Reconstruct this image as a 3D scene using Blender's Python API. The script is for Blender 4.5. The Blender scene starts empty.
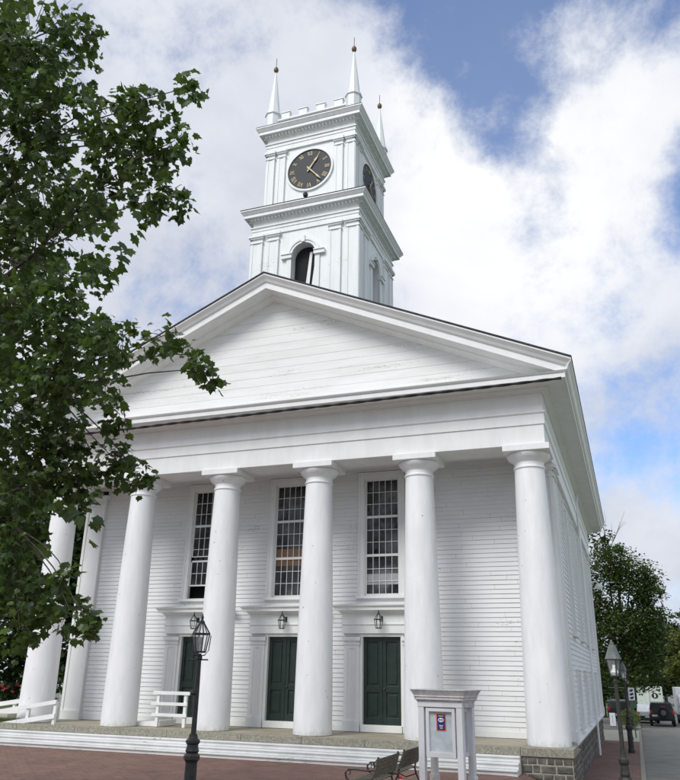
import bpy, math, random
from math import sin, cos, pi, radians
from mathutils import Vector, Matrix
random.seed(7)
scn = bpy.context.scene
COL = scn.collection
ORIGIN = {}

# ------------------------------------------------------------------ materials
def nmat(name):
    m = bpy.data.materials.new(name); m.use_nodes = True
    nt = m.node_tree; b = nt.nodes['Principled BSDF']
    return m, nt, b
def N(nt, t, **kw):
    n = nt.nodes.new(t)
    for k, v in kw.items():
        if k in n.inputs: n.inputs[k].default_value = v
        else: setattr(n, k, v)
    return n
def ramp(nt, stops, interp='LINEAR'):
    r = nt.nodes.new('ShaderNodeValToRGB'); cr = r.color_ramp; cr.interpolation = interp
    while len(cr.elements) < len(stops): cr.elements.new(.5)
    for e, (p, c) in zip(cr.elements, stops): e.position = p; e.color = (*c, 1) if len(c) == 3 else c
    return r
def coords(nt, scale=(1, 1, 1)):
    g = nt.nodes.new('ShaderNodeNewGeometry'); m = nt.nodes.new('ShaderNodeMapping')
    m.inputs['Scale'].default_value = scale
    nt.links.new(g.outputs['Position'], m.inputs['Vector']); return m
def mixc(nt, f, a, b, blend='MIX'):
    x = nt.nodes.new('ShaderNodeMix'); x.data_type = 'RGBA'; x.blend_type = blend
    for s, v in ((0, f), (6, a), (7, b)):
        if hasattr(v, 'links') or hasattr(v, 'is_linked'): nt.links.new(v, x.inputs[s])
        elif s == 0: x.inputs[s].default_value = v
        else: x.inputs[s].default_value = (*v, 1)
    return x.outputs[2]
def noisy(name, c1, c2, scale=3, rough=.6, stretch=(1, 1, 1), lo=.35, hi=.65, bump=0., bscale=None, metallic=0, detail=6):
    m, nt, b = nmat(name); mp = coords(nt, stretch)
    n = N(nt, 'ShaderNodeTexNoise', Scale=scale, Detail=detail, Roughness=.6); nt.links.new(mp.outputs[0], n.inputs['Vector'])
    r = ramp(nt, [(lo, c1), (hi, c2)]); nt.links.new(n.outputs['Fac'], r.inputs[0]); nt.links.new(r.outputs[0], b.inputs['Base Color'])
    b.inputs['Roughness'].default_value = rough; b.inputs['Metallic'].default_value = metallic
    if bump:
        n2 = N(nt, 'ShaderNodeTexNoise', Scale=bscale or scale * 4, Detail=5); nt.links.new(mp.outputs[0], n2.inputs['Vector'])
        bp = N(nt, 'ShaderNodeBump', Strength=bump, Distance=.02); nt.links.new(n2.outputs['Fac'], bp.inputs['Height']); nt.links.new(bp.outputs[0], b.inputs['Normal'])
    return m
def paint(name, base=(.79, .805, .79), dirty=(.66, .66, .63), flecks=.0, streak=(1, 1, .25), fleckcol=(.42, .38, .32), rough=.5, fscale=9, fst=(1, 1, 3)):
    m, nt, b = nmat(name); mp = coords(nt, streak)
    n = N(nt, 'ShaderNodeTexNoise', Scale=1.6, Detail=8, Roughness=.65); nt.links.new(mp.outputs[0], n.inputs['Vector'])
    r = ramp(nt, [(.38, dirty), (.6, base)]); nt.links.new(n.outputs['Fac'], r.inputs[0])
    col = r.outputs[0]
    if flecks > 0:
        mq = coords(nt, fst)
        f = N(nt, 'ShaderNodeTexNoise', Scale=fscale, Detail=7, Roughness=.7); nt.links.new(mq.outputs[0], f.inputs['Vector'])
        big = N(nt, 'ShaderNodeTexNoise', Scale=.45, Detail=2); nt.links.new(mq.outputs[0], big.inputs['Vector'])
        mul = N(nt, 'ShaderNodeMath', operation='MULTIPLY'); nt.links.new(f.outputs['Fac'], mul.inputs[0]); nt.links.new(big.outputs['Fac'], mul.inputs[1])
        fr = ramp(nt, [(.385 - flecks, (0, 0, 0)), (.41 - flecks, (1, 1, 1))]); nt.links.new(mul.outputs[0], fr.inputs[0])
        col = mixc(nt, fr.outputs[0], col, fleckcol)
    nt.links.new(col, b.inputs['Base Color']); b.inputs['Roughness'].default_value = rough
    n2 = N(nt, 'ShaderNodeTexNoise', Scale=14, Detail=4); nt.links.new(mp.outputs[0], n2.inputs['Vector'])
    bp = N(nt, 'ShaderNodeBump', Strength=.12, Distance=.01); nt.links.new(n2.outputs['Fac'], bp.inputs['Height']); nt.links.new(bp.outputs[0], b.inputs['Normal'])
    return m
def plain(name, c, rough=.5, metallic=0., emit=None):
    return noisy(name, tuple(x * .85 for x in c), tuple(min(1, x * 1.1) for x in c), 6, rough, metallic=metallic)
M = {}
M['white'] = paint('white_paint', dirty=(.74,.75,.735), flecks=.0, streak=(1.6, 1.6, .5))
M['column'] = paint('column_paint', base=(.85, .86, .86), dirty=(.77, .785, .785), streak=(2.2, 2.2, .5), rough=.45)
def specks(m, scale=2.6, size=.03):
    nt = m.node_tree; b = nt.nodes['Principled BSDF']; src = b.inputs['Base Color'].links[0].from_socket
    mp = coords(nt); v = N(nt, 'ShaderNodeTexVoronoi', Scale=scale); nt.links.new(mp.outputs[0], v.inputs['Vector'])
    n = N(nt, 'ShaderNodeTexNoise', Scale=40.0, Detail=2); nt.links.new(mp.outputs[0], n.inputs['Vector'])
    a = N(nt, 'ShaderNodeMath', operation='MULTIPLY'); nt.links.new(v.outputs['Distance'], a.inputs[0]); nt.links.new(n.outputs['Fac'], a.inputs[1])
    r = ramp(nt, [(size * .5, (1, 1, 1)), (size, (0, 0, 0))]); nt.links.new(a.outputs[0], r.inputs[0])
    nt.links.new(mixc(nt, r.outputs[0], src, (.3, .28, .25)), b.inputs['Base Color'])
specks(M['column'])
def splash(m, z0, z1, col):
    nt = m.node_tree; b = nt.nodes['Principled BSDF']; src = b.inputs['Base Color'].links[0].from_socket
    mp = coords(nt, (1, 1, .5)); n = N(nt, 'ShaderNodeTexNoise', Scale=9.0, Detail=8, Roughness=.7); nt.links.new(mp.outputs[0], n.inputs['Vector'])
    g = nt.nodes.new('ShaderNodeNewGeometry'); sx = nt.nodes.new('ShaderNodeSeparateXYZ'); nt.links.new(g.outputs['Position'], sx.inputs[0])
    mr = nt.nodes.new('ShaderNodeMapRange'); mr.inputs['From Min'].default_value = z1; mr.inputs['From Max'].default_value = z0; nt.links.new(sx.outputs[2], mr.inputs['Value'])
    a = N(nt, 'ShaderNodeMath', operation='MULTIPLY'); nt.links.new(mr.outputs[0], a.inputs[0]); nt.links.new(n.outputs['Fac'], a.inputs[1])
    r = ramp(nt, [(.30, (0, 0, 0)), (.62, (.7, .7, .7))]); nt.links.new(a.outputs[0], r.inputs[0])
    nt.links.new(mixc(nt, r.outputs[0], src, col), b.inputs['Base Color'])
splash(M['column'], 0, .4, (.45, .43, .37))
M['board'] = paint('clapboard_paint', base=(.76, .77, .775), dirty=(.72, .735, .725), flecks=.006, streak=(.6, .6, 2.))
M['tymp'] = paint('tympanum_paint', base=(.78, .785, .77), dirty=(.72, .73, .70), flecks=.03, streak=(.35, .35, 2.5), fst=(.8, .8, 9), fscale=9, fleckcol=(.5, .48, .42))
M['tower'] = paint('tower_paint', base=(.77, .80, .795), dirty=(.70, .735, .725), flecks=.004, streak=(3, 3, .35))
M['step'] = paint('step_paint', base=(.74, .75, .74), dirty=(.64, .65, .63), flecks=.045, streak=(1, 1, 1), fst=(.7, 1, 3), fscale=8, fleckcol=(.3, .28, .24))
M['roof'] = noisy('asphalt_shingle', (.03, .03, .033), (.07, .07, .072), 8, .9)
M['door'] = noisy('dark_green_paint', (.010, .022, .018), (.018, .034, .028), 4, .4)
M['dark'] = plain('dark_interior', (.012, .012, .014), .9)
M['gold'] = plain('gilding', (.40, .33, .20), .5, .2)
M['brass'] = plain('old_brass', (.16, .11, .05), .5, .5)
M['clock'] = plain('black_dial', (.012, .016, .02), .6)
M['iron'] = noisy('black_iron', (.012, .013, .013), (.03, .033, .032), 9, .45, bump=.2)
M['oldiron'] = noisy('weathered_iron', (.014, .016, .014), (.038, .04, .032), 14, .6, bump=.3)
M['granite'] = noisy('granite', (.2, .195, .155), (.36, .34, .27), 30, .8, bump=.5, lo=.4, hi=.6)
M['porch'] = noisy('porch_paint', (.30, .27, .2), (.4, .36, .27), 2, .6)
M['road'] = noisy('asphalt', (.15, .15, .13), (.21, .21, .185), 1.2, .9, bump=.3, bscale=60, detail=10)
M['line'] = noisy('road_line_paint', (.5, .5, .48), (.65, .65, .62), 8, .7)
M['concrete'] = noisy('concrete', (.38, .36, .29), (.5, .47, .38), 1.5, .85)
M['grass'] = noisy('lawn', (.05, .10, .02), (.10, .16, .035), 6, .9)
M['earth'] = noisy('ground_soil', (.06, .085, .03), (.12, .11, .06), .7, .95)
M['cable'] = plain('black_cable', (.015, .015, .017), .5)
M['bark'] = noisy('bark', (.035, .03, .024), (.09, .08, .06), 10, .9, stretch=(1, 1, .3), bump=.8)
M['wood'] = noisy('bench_slats', (.085, .08, .055), (.17, .16, .115), 5, .75, stretch=(.5, 1, 6))
M['tyre'] = plain('tyre_rubber', (.02, .02, .02), .85)
M['rim'] = plain('alloy_rim', (.35, .35, .36), .3, .8)
M['carblack'] = plain('black_car_paint', (.012, .013, .015), .2)
M['carblue'] = plain('slate_car_paint', (.025, .04, .045), .2)
M['carwhite'] = plain('white_car_paint', (.75, .76, .76), .3)
M['truckgreen'] = plain('pale_truck_paint', (.55, .62, .56), .5)
M['red'] = plain('red_plastic', (.6, .02, .02), .4)
M['blue'] = plain('poster_blue', (.02, .02, .16), .6)
M['orange'] = plain('poster_orange', (.6, .13, .03), .6)
M['paper'] = plain('white_paper', (.8, .82, .84), .7)
M['signblack'] = plain('sign_black', (.02, .02, .02), .6)
M['greenpost'] = plain('green_post', (.08, .16, .09), .6)
M['panel'] = plain('notice_panel', (.50, .55, .57), .5)
M['kiosk'] = paint('kiosk_paint', base=(.74, .75, .76), dirty=(.62, .63, .63), flecks=.03)
M['kiosktop'] = noisy('kiosk_lead', (.42, .41, .40), (.60, .59, .58), 6, .7)
M['curtain'] = plain('window_blind', (.4, .42, .42), .8)
M['amber'] = plain('amber_shade', (.16, .085, .04), .4)
M['carglass'] = plain('tinted_glass', (.012, .014, .016), .35)
M['plastic'] = plain('white_plastic', (.8, .8, .8), .35)

def lampglass():
    m, nt, b = nmat('lantern_glass'); b.inputs['Base Color'].default_value = (.85, .88, .88, 1)
    b.inputs['Roughness'].default_value = .08; b.inputs['Alpha'].default_value = .16; return m
M['glass'] = lampglass()
def winglass():
    m, nt, b = nmat('window_glass'); mp = coords(nt, (1, 1, 1))
    n = N(nt, 'ShaderNodeTexNoise', Scale=1.1, Detail=3); nt.links.new(mp.outputs[0], n.inputs['Vector'])
    r = ramp(nt, [(.4, (.006, .008, .009)), (.55, (.04, .044, .046)), (.68, (.15, .155, .165))]); nt.links.new(n.outputs['Fac'], r.inputs[0])  # paler noise patches paint cloud reflections into the opaque glass colour
    nt.links.new(r.outputs[0], b.inputs['Base Color']); b.inputs['Roughness'].default_value = .06
    n2 = N(nt, 'ShaderNodeTexNoise', Scale=2.5, Detail=1); nt.links.new(mp.outputs[0], n2.inputs['Vector'])
    bp = N(nt, 'ShaderNodeBump', Strength=.25, Distance=.05); nt.links.new(n2.outputs['Fac'], bp.inputs['Height']); nt.links.new(bp.outputs[0], b.inputs['Normal'])
    return m
M['win'] = winglass()
def brickmat(name, c1, c2, mortar, scale, bw=.21, rh=.07, ms=.012, axis='XY', bump=.4, bias=0.):
    m, nt, b = nmat(name); g = nt.nodes.new('ShaderNodeNewGeometry'); mp = nt.nodes.new('ShaderNodeMapping')
    nt.links.new(g.outputs['Position'], mp.inputs['Vector'])
    if axis == 'XZ': mp.inputs['Rotation'].default_value = (radians(-90), 0, 0)
    if axis == 'YZ': mp.inputs['Rotation'].default_value = (0, radians(90), radians(90))
    t = N(nt, 'ShaderNodeTexBrick'); t.inputs['Scale'].default_value = scale
    t.inputs['Brick Width'].default_value = bw; t.inputs['Row Height'].default_value = rh; t.inputs['Mortar Size'].default_value = ms
    t.inputs['Color1'].default_value = (*c1, 1); t.inputs['Color2'].default_value = (*c2, 1); t.inputs['Mortar'].default_value = (*mortar, 1)
    t.inputs['Bias'].default_value = bias
    nt.links.new(mp.outputs[0], t.inputs['Vector'])
    n = N(nt, 'ShaderNodeTexNoise', Scale=.9, Detail=9, Roughness=.65); nt.links.new(g.outputs['Position'], n.inputs['Vector'])
    r = ramp(nt, [(.3, (.72, .72, .72)), (.7, (1.2, 1.2, 1.2))]); nt.links.new(n.outputs['Fac'], r.inputs[0])
    col = mixc(nt, 1., t.outputs['Color'], r.outputs[0], 'MULTIPLY')
    nt.links.new(col, b.inputs['Base Color']); b.inputs['Roughness'].default_value = .85
    bp = N(nt, 'ShaderNodeBump', Strength=bump, Distance=.01); nt.links.new(t.outputs['Fac'], bp.inputs['Height']); bp.invert = True
    nt.links.new(bp.outputs[0], b.inputs['Normal'])
    return m
M['brick'] = brickmat('brick_paving', (.215, .112, .085), (.14, .075, .058), (.20, .15, .12), 1, .2, .1, .008)
M['foundation'] = noisy('rubble_stone', (.055, .054, .046), (.17, .16, .14), 3.2, .9, bump=.9, bscale=18)
M['mortar'] = noisy('stone_mortar', (.26, .24, .19), (.40, .37, .30), 8, .95, bump=.4)
def leafmat(name, lo, hi, trans, tw=.3, rough=.45):
    m, nt, b = nmat(name); g = nt.nodes.new('ShaderNodeNewGeometry')
    r = ramp(nt, [(0, lo), (.75, hi), (1, tuple(x * 1.35 for x in hi))]); nt.links.new(g.outputs['Random Per Island'], r.inputs[0])
    n = N(nt, 'ShaderNodeTexNoise', Scale=.8, Detail=3); nt.links.new(g.outputs['Position'], n.inputs['Vector'])
    v = ramp(nt, [(.3, (.7, .7, .7)), (.7, (1.25, 1.25, 1.1))]); nt.links.new(n.outputs['Fac'], v.inputs[0])
    col = mixc(nt, 1., r.outputs[0], v.outputs[0], 'MULTIPLY')
    nt.links.new(col, b.inputs['Base Color']); b.inputs['Roughness'].default_value = rough
    t = N(nt, 'ShaderNodeBsdfTranslucent'); t.inputs['Color'].default_value = (*trans, 1)
    mx = N(nt, 'ShaderNodeMixShader'); mx.inputs[0].default_value = tw
    out = nt.nodes['Material Output']
    nt.links.new(b.outputs[0], mx.inputs[1]); nt.links.new(t.outputs[0], mx.inputs[2]); nt.links.new(mx.outputs[0], out.inputs[0])
    return m
M['maple'] = leafmat('maple_leaves', (.016, .038, .009), (.058, .098, .02), (.11, .18, .03), .38)
M['leafdark'] = leafmat('dark_leaves', (.02, .04, .012), (.045, .08, .022), (.05, .08, .02), .2, .6)
M['leafolive'] = leafmat('olive_leaves', (.03, .055, .014), (.075, .12, .028), (.10, .15, .03), .3, .6)
M['leafmid'] = leafmat('mid_leaves', (.035, .06, .018), (.075, .12, .03), (.08, .13, .03), .25, .6)
M['leafyel'] = leafmat('yellow_green_leaves', (.07, .10, .02), (.16, .19, .045), (.16, .19, .04), .3, .6)
M['flower'] = leafmat('white_blossom', (.5, .5, .5), (.75, .74, .76), (.5, .5, .5), .2, .6)
M['pink'] = leafmat('pink_blossom', (.5, .05, .1), (.7, .1, .18), (.5, .1, .1), .2, .6)

# ------------------------------------------------------------------ object helpers
def tag(o, label=None, cat=None, group=None, kind=None):
    if label: o['label'] = label
    if cat: o['category'] = cat
    if group: o['group'] = group
    if kind: o['kind'] = kind
    return o
def wl(o): return ORIGIN.get(o.name, Vector((0, 0, 0))) if o else Vector((0, 0, 0))
def empty(name, loc, label=None, cat=None, group=None, rz=0):
    o = bpy.data.objects.new(name, None); COL.objects.link(o); o.location = loc; o.rotation_euler.z = rz
    o.empty_display_size = .3
    ORIGIN[o.name] = Vector(loc); return tag(o, label, cat, group)
class MB:
    def __init__(s): s.v = []; s.f = []; s.mi = []; s.cur = 0; s.T = None
    def add(s, vs, fs):
        n = len(s.v)
        if s.T is not None: vs = [tuple(s.T @ Vector(p)) for p in vs]
        s.v += [tuple(p) for p in vs]; s.f += [[i + n for i in f] for f in fs]; s.mi += [s.cur] * len(fs); return s
    def box(s, x0, x1, y0, y1, z0, z1):
        return s.add([(x0, y0, z0), (x1, y0, z0), (x1, y1, z0), (x0, y1, z0), (x0, y0, z1), (x1, y0, z1), (x1, y1, z1), (x0, y1, z1)],
                     [(0, 3, 2, 1), (4, 5, 6, 7), (0, 1, 5, 4), (1, 2, 6, 5), (2, 3, 7, 6), (3, 0, 4, 7)])
    def prism(s, pts, a0, a1, axis='Y'):     # pts 2D polygon, extruded along axis
        n = len(pts)
        def P(p, a):
            return {'Y': (p[0], a, p[1]), 'X': (a, p[0], p[1]), 'Z': (p[0], p[1], a)}[axis]
        vs = [P(p, a0) for p in pts] + [P(p, a1) for p in pts]
        return s.add(vs, [list(range(n))[::-1], list(range(n, 2 * n))] + [(i, (i + 1) % n, n + (i + 1) % n, n + i) for i in range(n)])
    def lathe(s, prof, c=(0, 0, 0), n=24, cap=True):
        vs = []; fs = []; k = len(prof)
        for (r, z) in prof:
            for i in range(n):
                a = 2 * pi * i / n + (pi / n if n <= 8 else 0); vs.append((c[0] + r * cos(a), c[1] + r * sin(a), c[2] + z))
        for j in range(k - 1):
            for i in range(n): i2 = (i + 1) % n; fs.append((j * n + i, j * n + i2, (j + 1) * n + i2, (j + 1) * n + i))
        if cap: fs.append(list(range(n))[::-1]); fs.append([(k - 1) * n + i for i in range(n)])
        return s.add(vs, fs)
    def tube(s, pts, rad, n=6):
        pts = [Vector(p) for p in pts]; rs = rad if isinstance(rad, (list, tuple)) else [rad] * len(pts)
        vs = []; fs = []
        for j, p in enumerate(pts):
            t = (pts[min(j + 1, len(pts) - 1)] - pts[max(j - 1, 0)]).normalized()
            a = t.cross(Vector((0, 0, 1)) if abs(t.z) < .9 else Vector((1, 0, 0))).normalized(); b = t.cross(a)
            for i in range(n):
                w = 2 * pi * i / n; vs.append(tuple(p + (a * cos(w) + b * sin(w)) * rs[j]))
        for j in range(len(pts) - 1):
            for i in range(n): i2 = (i + 1) % n; fs.append((j * n + i, j * n + i2, (j + 1) * n + i2, (j + 1) * n + i))
        fs.append(list(range(n))); fs.append([(len(pts) - 1) * n + i for i in range(n)][::-1])
        return s.add(vs, fs)
    def mould(s, prof, path, closed=False):   # prof: (out, z) ; path ccw seen from above with outward = right of travel
        P = [Vector(p) for p in path]; n = len(P); offs = []
        for i in range(n):
            d1 = (P[i] - P[i - 1]).normalized() if (i > 0 or closed) else None
            d2 = (P[(i + 1) % n] - P[i]).normalized() if (i < n - 1 or closed) else None
            r = lambda d: Vector((d.y, -d.x))
            if d1 is None: o = r(d2)
            elif d2 is None: o = r(d1)
            else:
                a, b = r(d1), r(d2); o = (a + b); o = o / max(.2, o.dot(a))
            offs.append(o)
        k = len(prof); vs = []
        for i in range(n):
            for (q, z) in prof: p = P[i] + offs[i] * q; vs.append((p.x, p.y, z))
        fs = []
        for i in range(n if closed else n - 1):
            i2 = (i + 1) % n
            for j in range(k - 1): fs.append((i * k + j, i2 * k + j, i2 * k + j + 1, i * k + j + 1))
        if not closed: fs.append(list(range(k))); fs.append([(n - 1) * k + j for j in range(k)][::-1])
        return s.add(vs, fs)
    def build(s, name, mat, parent=None, loc=None, smooth=False, bevel=0., share=None):
        """geometry given in the parent's own frame when the parent is movable; loc = local location"""
        me = bpy.data.meshes.new(name); me.from_pydata(s.v, [], s.f)
        for m in (mat if isinstance(mat, (list, tuple)) else [mat]): me.materials.append(m)
        if any(s.mi): me.polygons.foreach_set('material_index', s.mi)
        me.update()
        o = bpy.data.objects.new(name, me); COL.objects.link(o)
        if parent: o.parent = parent
        if loc: o.location = loc
        if smooth:
            me.polygons.foreach_set('use_smooth', [True] * len(me.polygons))
            try: me.set_sharp_from_angle(angle=radians(35))
            except Exception: pass
        if bevel:
            b = o.modifiers.new('bevel', 'BEVEL'); b.width = bevel; b.segments = 2; b.limit_method = 'ANGLE'; b.angle_limit = radians(40)
        return o
def copy_tree(o, parent=None):
    kids = list(o.children); c = o.copy(); COL.objects.link(c); c.parent = parent
    for ch in kids: copy_tree(ch, c)
    return c

# ------------------------------------------------------------------ terrain
def ss(a, b, x): t = min(1, max(0, (x - a) / (b - a))); return t * t * (3 - 2 * t)
def gz(x, y):
    far = -1.3 - .0128 * max(0, min(y, 80) - 15)
    near = -.57 - .015 * max(0, min(12, -1.45 - y))
    k = ss(-.7, 1.0, x) if y < 3 else 1
    if x < .3 and y > 3: k = 1
    return near * (1 - k) + far * k
def sheet(name, x0, x1, y0, y1, nx, ny, mat, dz=0., fn=gz, **kw):
    m = MB(); vs = []; fs = []
    for j in range(ny + 1):
        for i in range(nx + 1):
            x = x0 + (x1 - x0) * i / nx; y = y0 + (y1 - y0) * j / ny; vs.append((x, y, fn(x, y) + dz))
    for j in range(ny):
        for i in range(nx): a = j * (nx + 1) + i; fs.append((a, a + 1, a + nx + 2, a + nx + 1))
    m.add(vs, fs); o = m.build(name, mat, **kw); o['kind'] = 'structure'; return o
def base(x, y): return min(gz(x, y), -.62 if x < .6 and y < 2.5 else -1.3 - .0128 * max(0, min(y, 80) - 15)) - (.08 if y < 90 else .08)
sheet('ground', -500, 500, -60, 900, 200, 240, M['earth'], -.5, lambda x, y: -1.3 - .0128 * max(0, min(y, 80) - 15) )
sheet('brick_plaza', -60, 2.2, -45, -1.0, 160, 60, M['brick'])
sheet('brick_sidewalk', .2, 2.1, -1.0, 24.0, 6, 40, M['brick'], 0.0, lambda x, y: gz(max(x, 1.2), y))
sheet('driveway', -4, 2.1, 24.0, 36.0, 6, 10, M['concrete'], 0.002, lambda x, y: gz(2, y))
kz = lambda x, y: gz(2, y) - .13
sheet('road', 2.24, 11.5, -45, 200, 10, 120, M['road'], 0., kz)
m = MB()
ys = list(range(-45, 200, 5)); 
for a, b in zip(ys[:-1], ys[1:]):
    za, zb = gz(2, a), gz(2, b)
    m.add([(2.1, a, za - .3), (2.24, a, za - .3), (2.24, b, zb - .3), (2.1, b, zb - .3), (2.1, a, za + .006), (2.24, a, za + .006), (2.24, b, zb + .006), (2.1, b, zb + .006)],
          [(4, 5, 6, 7), (1, 2, 6, 5), (0, 4, 7, 3)])
o = m.build('kerb', M['granite']); o['kind'] = 'structure'
m = MB()
for a, b in zip(ys[:-1], ys[1:]):
    za, zb = gz(2, a), gz(2, b)
    m.add([(11.5, a, za - .3), (11.65, a, za + .006), (11.65, b, zb + .006), (11.5, b, zb - .3), (11.5, a, za + .006), (11.5, b, zb + .006)], [(4, 1, 2, 5), (0, 4, 5, 3)])
o = m.build('kerb', M['granite']); o['kind'] = 'structure'
sheet('pavement', 11.65, 15, -45, 200, 3, 120, M['concrete'], 0., lambda x, y: gz(2, y))
sheet('drive', -12, 2.1, 36.0, 62, 10, 20, M['road'], 0.006, lambda x, y: gz(2, y))
sheet('verge', -10, 2.1, 62, 200, 10, 80, M['grass'], 0.01, lambda x, y: gz(2, y))
sheet('verge', 15, 60, -45, 200, 10, 80, M['grass'], 0.01, lambda x, y: gz(2, y))
o = sheet('lawn', -90, -17.4, 2.25, 90, 30, 40, M['grass'], -.12, lambda x, y: .0)
# thin skirt of soil between lawn and plaza on the left
o = sheet('lawn', -90, -25.5, -1.0, 2.25, 20, 6, M['grass'], 0, lambda x, y: -.62 + .5 * ss(-1, 2.25, y))
sheet('lawn', -17.4, -4, 24.0, 33.5, 6, 6, M['grass'], -.15, lambda x, y: gz(2, y))

# ------------------------------------------------------------------ church
S = 3.294; A = .545; XC = -2.5 * S; XL = -5 * S; D = 1.9; HC = 7.9
church = empty('church', (0, 0, 0), 'white Greek Revival church with six columns and a square clock tower', 'church')
YB = 23.0
# --- columns
prof = [(.56, 0), (.56, .02)]
for i in range(13):
    t = i / 12; prof.append((.56 - .135 * t ** 1.35, .02 + 7.2 * t))
prof += [(.425, 7.26), (.455, 7.28), (.455, 7.32), (.425, 7.34), (.425, 7.45), (.47, 7.5), (.55, 7.56), (.60, 7.62), (.62, 7.67), (.60, 7.715)]
cm = MB().lathe(prof, n=48)
col0 = cm.build('column', M['column'], church, loc=(0, 0, 0), smooth=True)
ab0 = MB().box(-.66, .66, -.66, .66, 7.715, 7.895).build('abacus', M['white'], col0, bevel=.01)
for k in range(1, 6):
    c = copy_tree(col0, church); c.location = (-k * S, 0, 0)
# --- porch floor, granite edge and painted steps
PX0, PX1 = -24.5, -.62
MB().box(PX0, PX1 + .0, -.62, D + .1, -.16, -.012).build('porch_floor', M['porch'], church)
m = MB(); x = PX0; random.seed(3)
while x < PX1 - .01:
    w = min(random.uniform(1.6, 2.6), PX1 - x)
    if PX1 - x - w < .5: w = PX1 - x
    m.box(x + .004, x + w - .004, -.92, -.62, -.19, 0.0); x += w
m.build('granite_edge', M['granite'], church, bevel=.012)
for i, (y, z0, z1) in enumerate(((-1.16, -.325, -.195), (-1.42, -.455, -.33), (-1.68, -.62, -.46))):
    mm = MB(); mm.box(PX0, PX1, y, -.7 + .01 * i, z0, z1)
    mm.box(PX0, PX1 + .004, y - .045, y + .1, z1 - .03, z1 + .006)
    mm.build('step', M['step'], church, bevel=.006)
# --- stone plinth under the corner column and side foundation (individual blocks)
def stones(m, mm, u0, u1, z0, z1, fn, seed, rh=.155):
    random.seed(seed); z = z0
    while z < z1 - .05:
        h = min(rh * random.uniform(.8, 1.25), z1 - z)
        if z1 - z - h < .08: h = z1 - z
        u = u0 - random.uniform(0, .2)
        while u < u1:
            w = random.uniform(.18, .46); a = max(u, u0); b = min(u + w, u1)
            if b - a > .06: fn(m, a + .018, b - .018, z + .018, z + h - .018, random.uniform(.01, .035))
            u += w
        z += h
def chunk(m, a, b, z0, z1, p, pos, sgn, axis):
    j = lambda: random.uniform(-.008, .008); i = .022
    o = [(a + j(), z0 + j()), (b + j(), z0 + j()), (b + j(), z1 + j()), (a + j(), z1 + j())]
    q = [(a + i + j(), z0 + i + j()), (b - i + j(), z0 + i + j()), (b - i + j(), z1 - i + j()), (a + i + j(), z1 - i + j())]
    P = (lambda u, v, d: (u, pos + sgn * d, v)) if axis == 'x' else (lambda u, v, d: (pos + sgn * d, u, v))
    vs = [P(*t, -.05) for t in o] + [P(*t, p * .4) for t in o] + [P(*t, p) for t in q]
    m.add(vs, [(8, 9, 10, 11)] + [(k, (k + 1) % 4, 4 + (k + 1) % 4, 4 + k) for k in range(4)] + [(4 + k, 4 + (k + 1) % 4, 8 + (k + 1) % 4, 8 + k) for k in range(4)])
f = MB(); f.box(-.60, .62, -.90, D + .2, -1.7, -.2); f.box(-17.2, .40, D + .2, YB + .1, -1.9, -.16)
f.box(PX0, -.62, -.55, D + .05, -1.2, -.2)
fo = f.build('foundation', M['mortar'], church)
m = MB()
stones(m, None, -.60, .62, -1.7, -.2, lambda m, a, b, z0, z1, p: chunk(m, a, b, z0, z1, p, -.90, -1, 'x'), 5)
stones(m, None, -.88, D + .2, -1.7, -.2, lambda m, a, b, z0, z1, p: chunk(m, a, b, z0, z1, p, .62, 1, 'y'), 6)
stones(m, None, D + .2, YB + .1, -1.9, -.16, lambda m, a, b, z0, z1, p: chunk(m, a, b, z0, z1, p, .40, 1, 'y'), 7, .26)
st = m.build('rubble_stone', M['foundation'], fo); st['kind'] = 'stuff'
MB().box(-.615, .66, -.95, .72, -.2, 0.0).build('plinth_slab', M['granite'], church, bevel=.012)
# --- clapboard walls with real openings
def clap(m, u0, u1, z0, z1, holes, place, ex=.137):
    z = z0
    while z < z1 - .01:
        h = min(ex, z1 - z); segs = [(u0, u1)]
        for (a, b, c, d) in holes:
            if c < z + h * .5 < d:
                ns = []
                for (s, e) in segs:
                    if b <= s or a >= e: ns.append((s, e)); continue
                    if a > s: ns.append((s, a))
                    if b < e: ns.append((b, e))
                segs = ns
        cut = []
        for (s, e) in segs:
            q = s + random.uniform(.6, 4.2)
            while q < e - .3: cut.append((s, q - .004)); s = q; q += random.uniform(2.4, 4.6)
            cut.append((s, e))
        for (s, e) in cut:
            if e - s < .02: continue
            jz = random.uniform(-.004, .004); vs = [place(s, .0, z + jz), place(e, .0, z + jz), place(e, .026, z + jz), place(s, .026, z + jz), place(s, .004, z + h), place(e, .004, z + h)]
            m.add(vs, [(0, 1, 2, 3), (3, 2, 5, 4)])
        z += h
DX = [-5.09, -8.38, -11.67]
DW = .64; WW = .66
holes = []
for x in DX:
    holes.append((x - DW, x + DW, 0, 2.82)); holes.append((x - WW, x + WW, 3.98, 7.86))
m = MB(); clap(m, -16.1, -.3, .16, 8.2, holes, lambda u, o, z: (u, D - o, z)); m.build('front_wall', M['board'], church)
sw = [6.4, 10.55, 14.7, 18.85]
sh = [(y - .6, y + .6, 3.0, 7.5) for y in sw] + [(y - .55, y + .55, .1, 1.9) for y in sw]
m = MB(); clap(m, D + .8, YB - .8, -.05, 8.4, sh, lambda u, o, z: (.42 + o, u, z), .16); m.build('side_wall', M['board'], church)
m = MB(); m.box(-16.95, -16.9, D + .2, YB, -.1, 8.4); m.box(-16.9, .42, YB, YB + .05, -.1, 9.5); m.build('rear_walls', M['board'], church)
m = MB(); m.box(-16.8, .3, D + .45, YB - .1, -.1, 7.95); m.build('dark_room', M['dark'], church)
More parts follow.
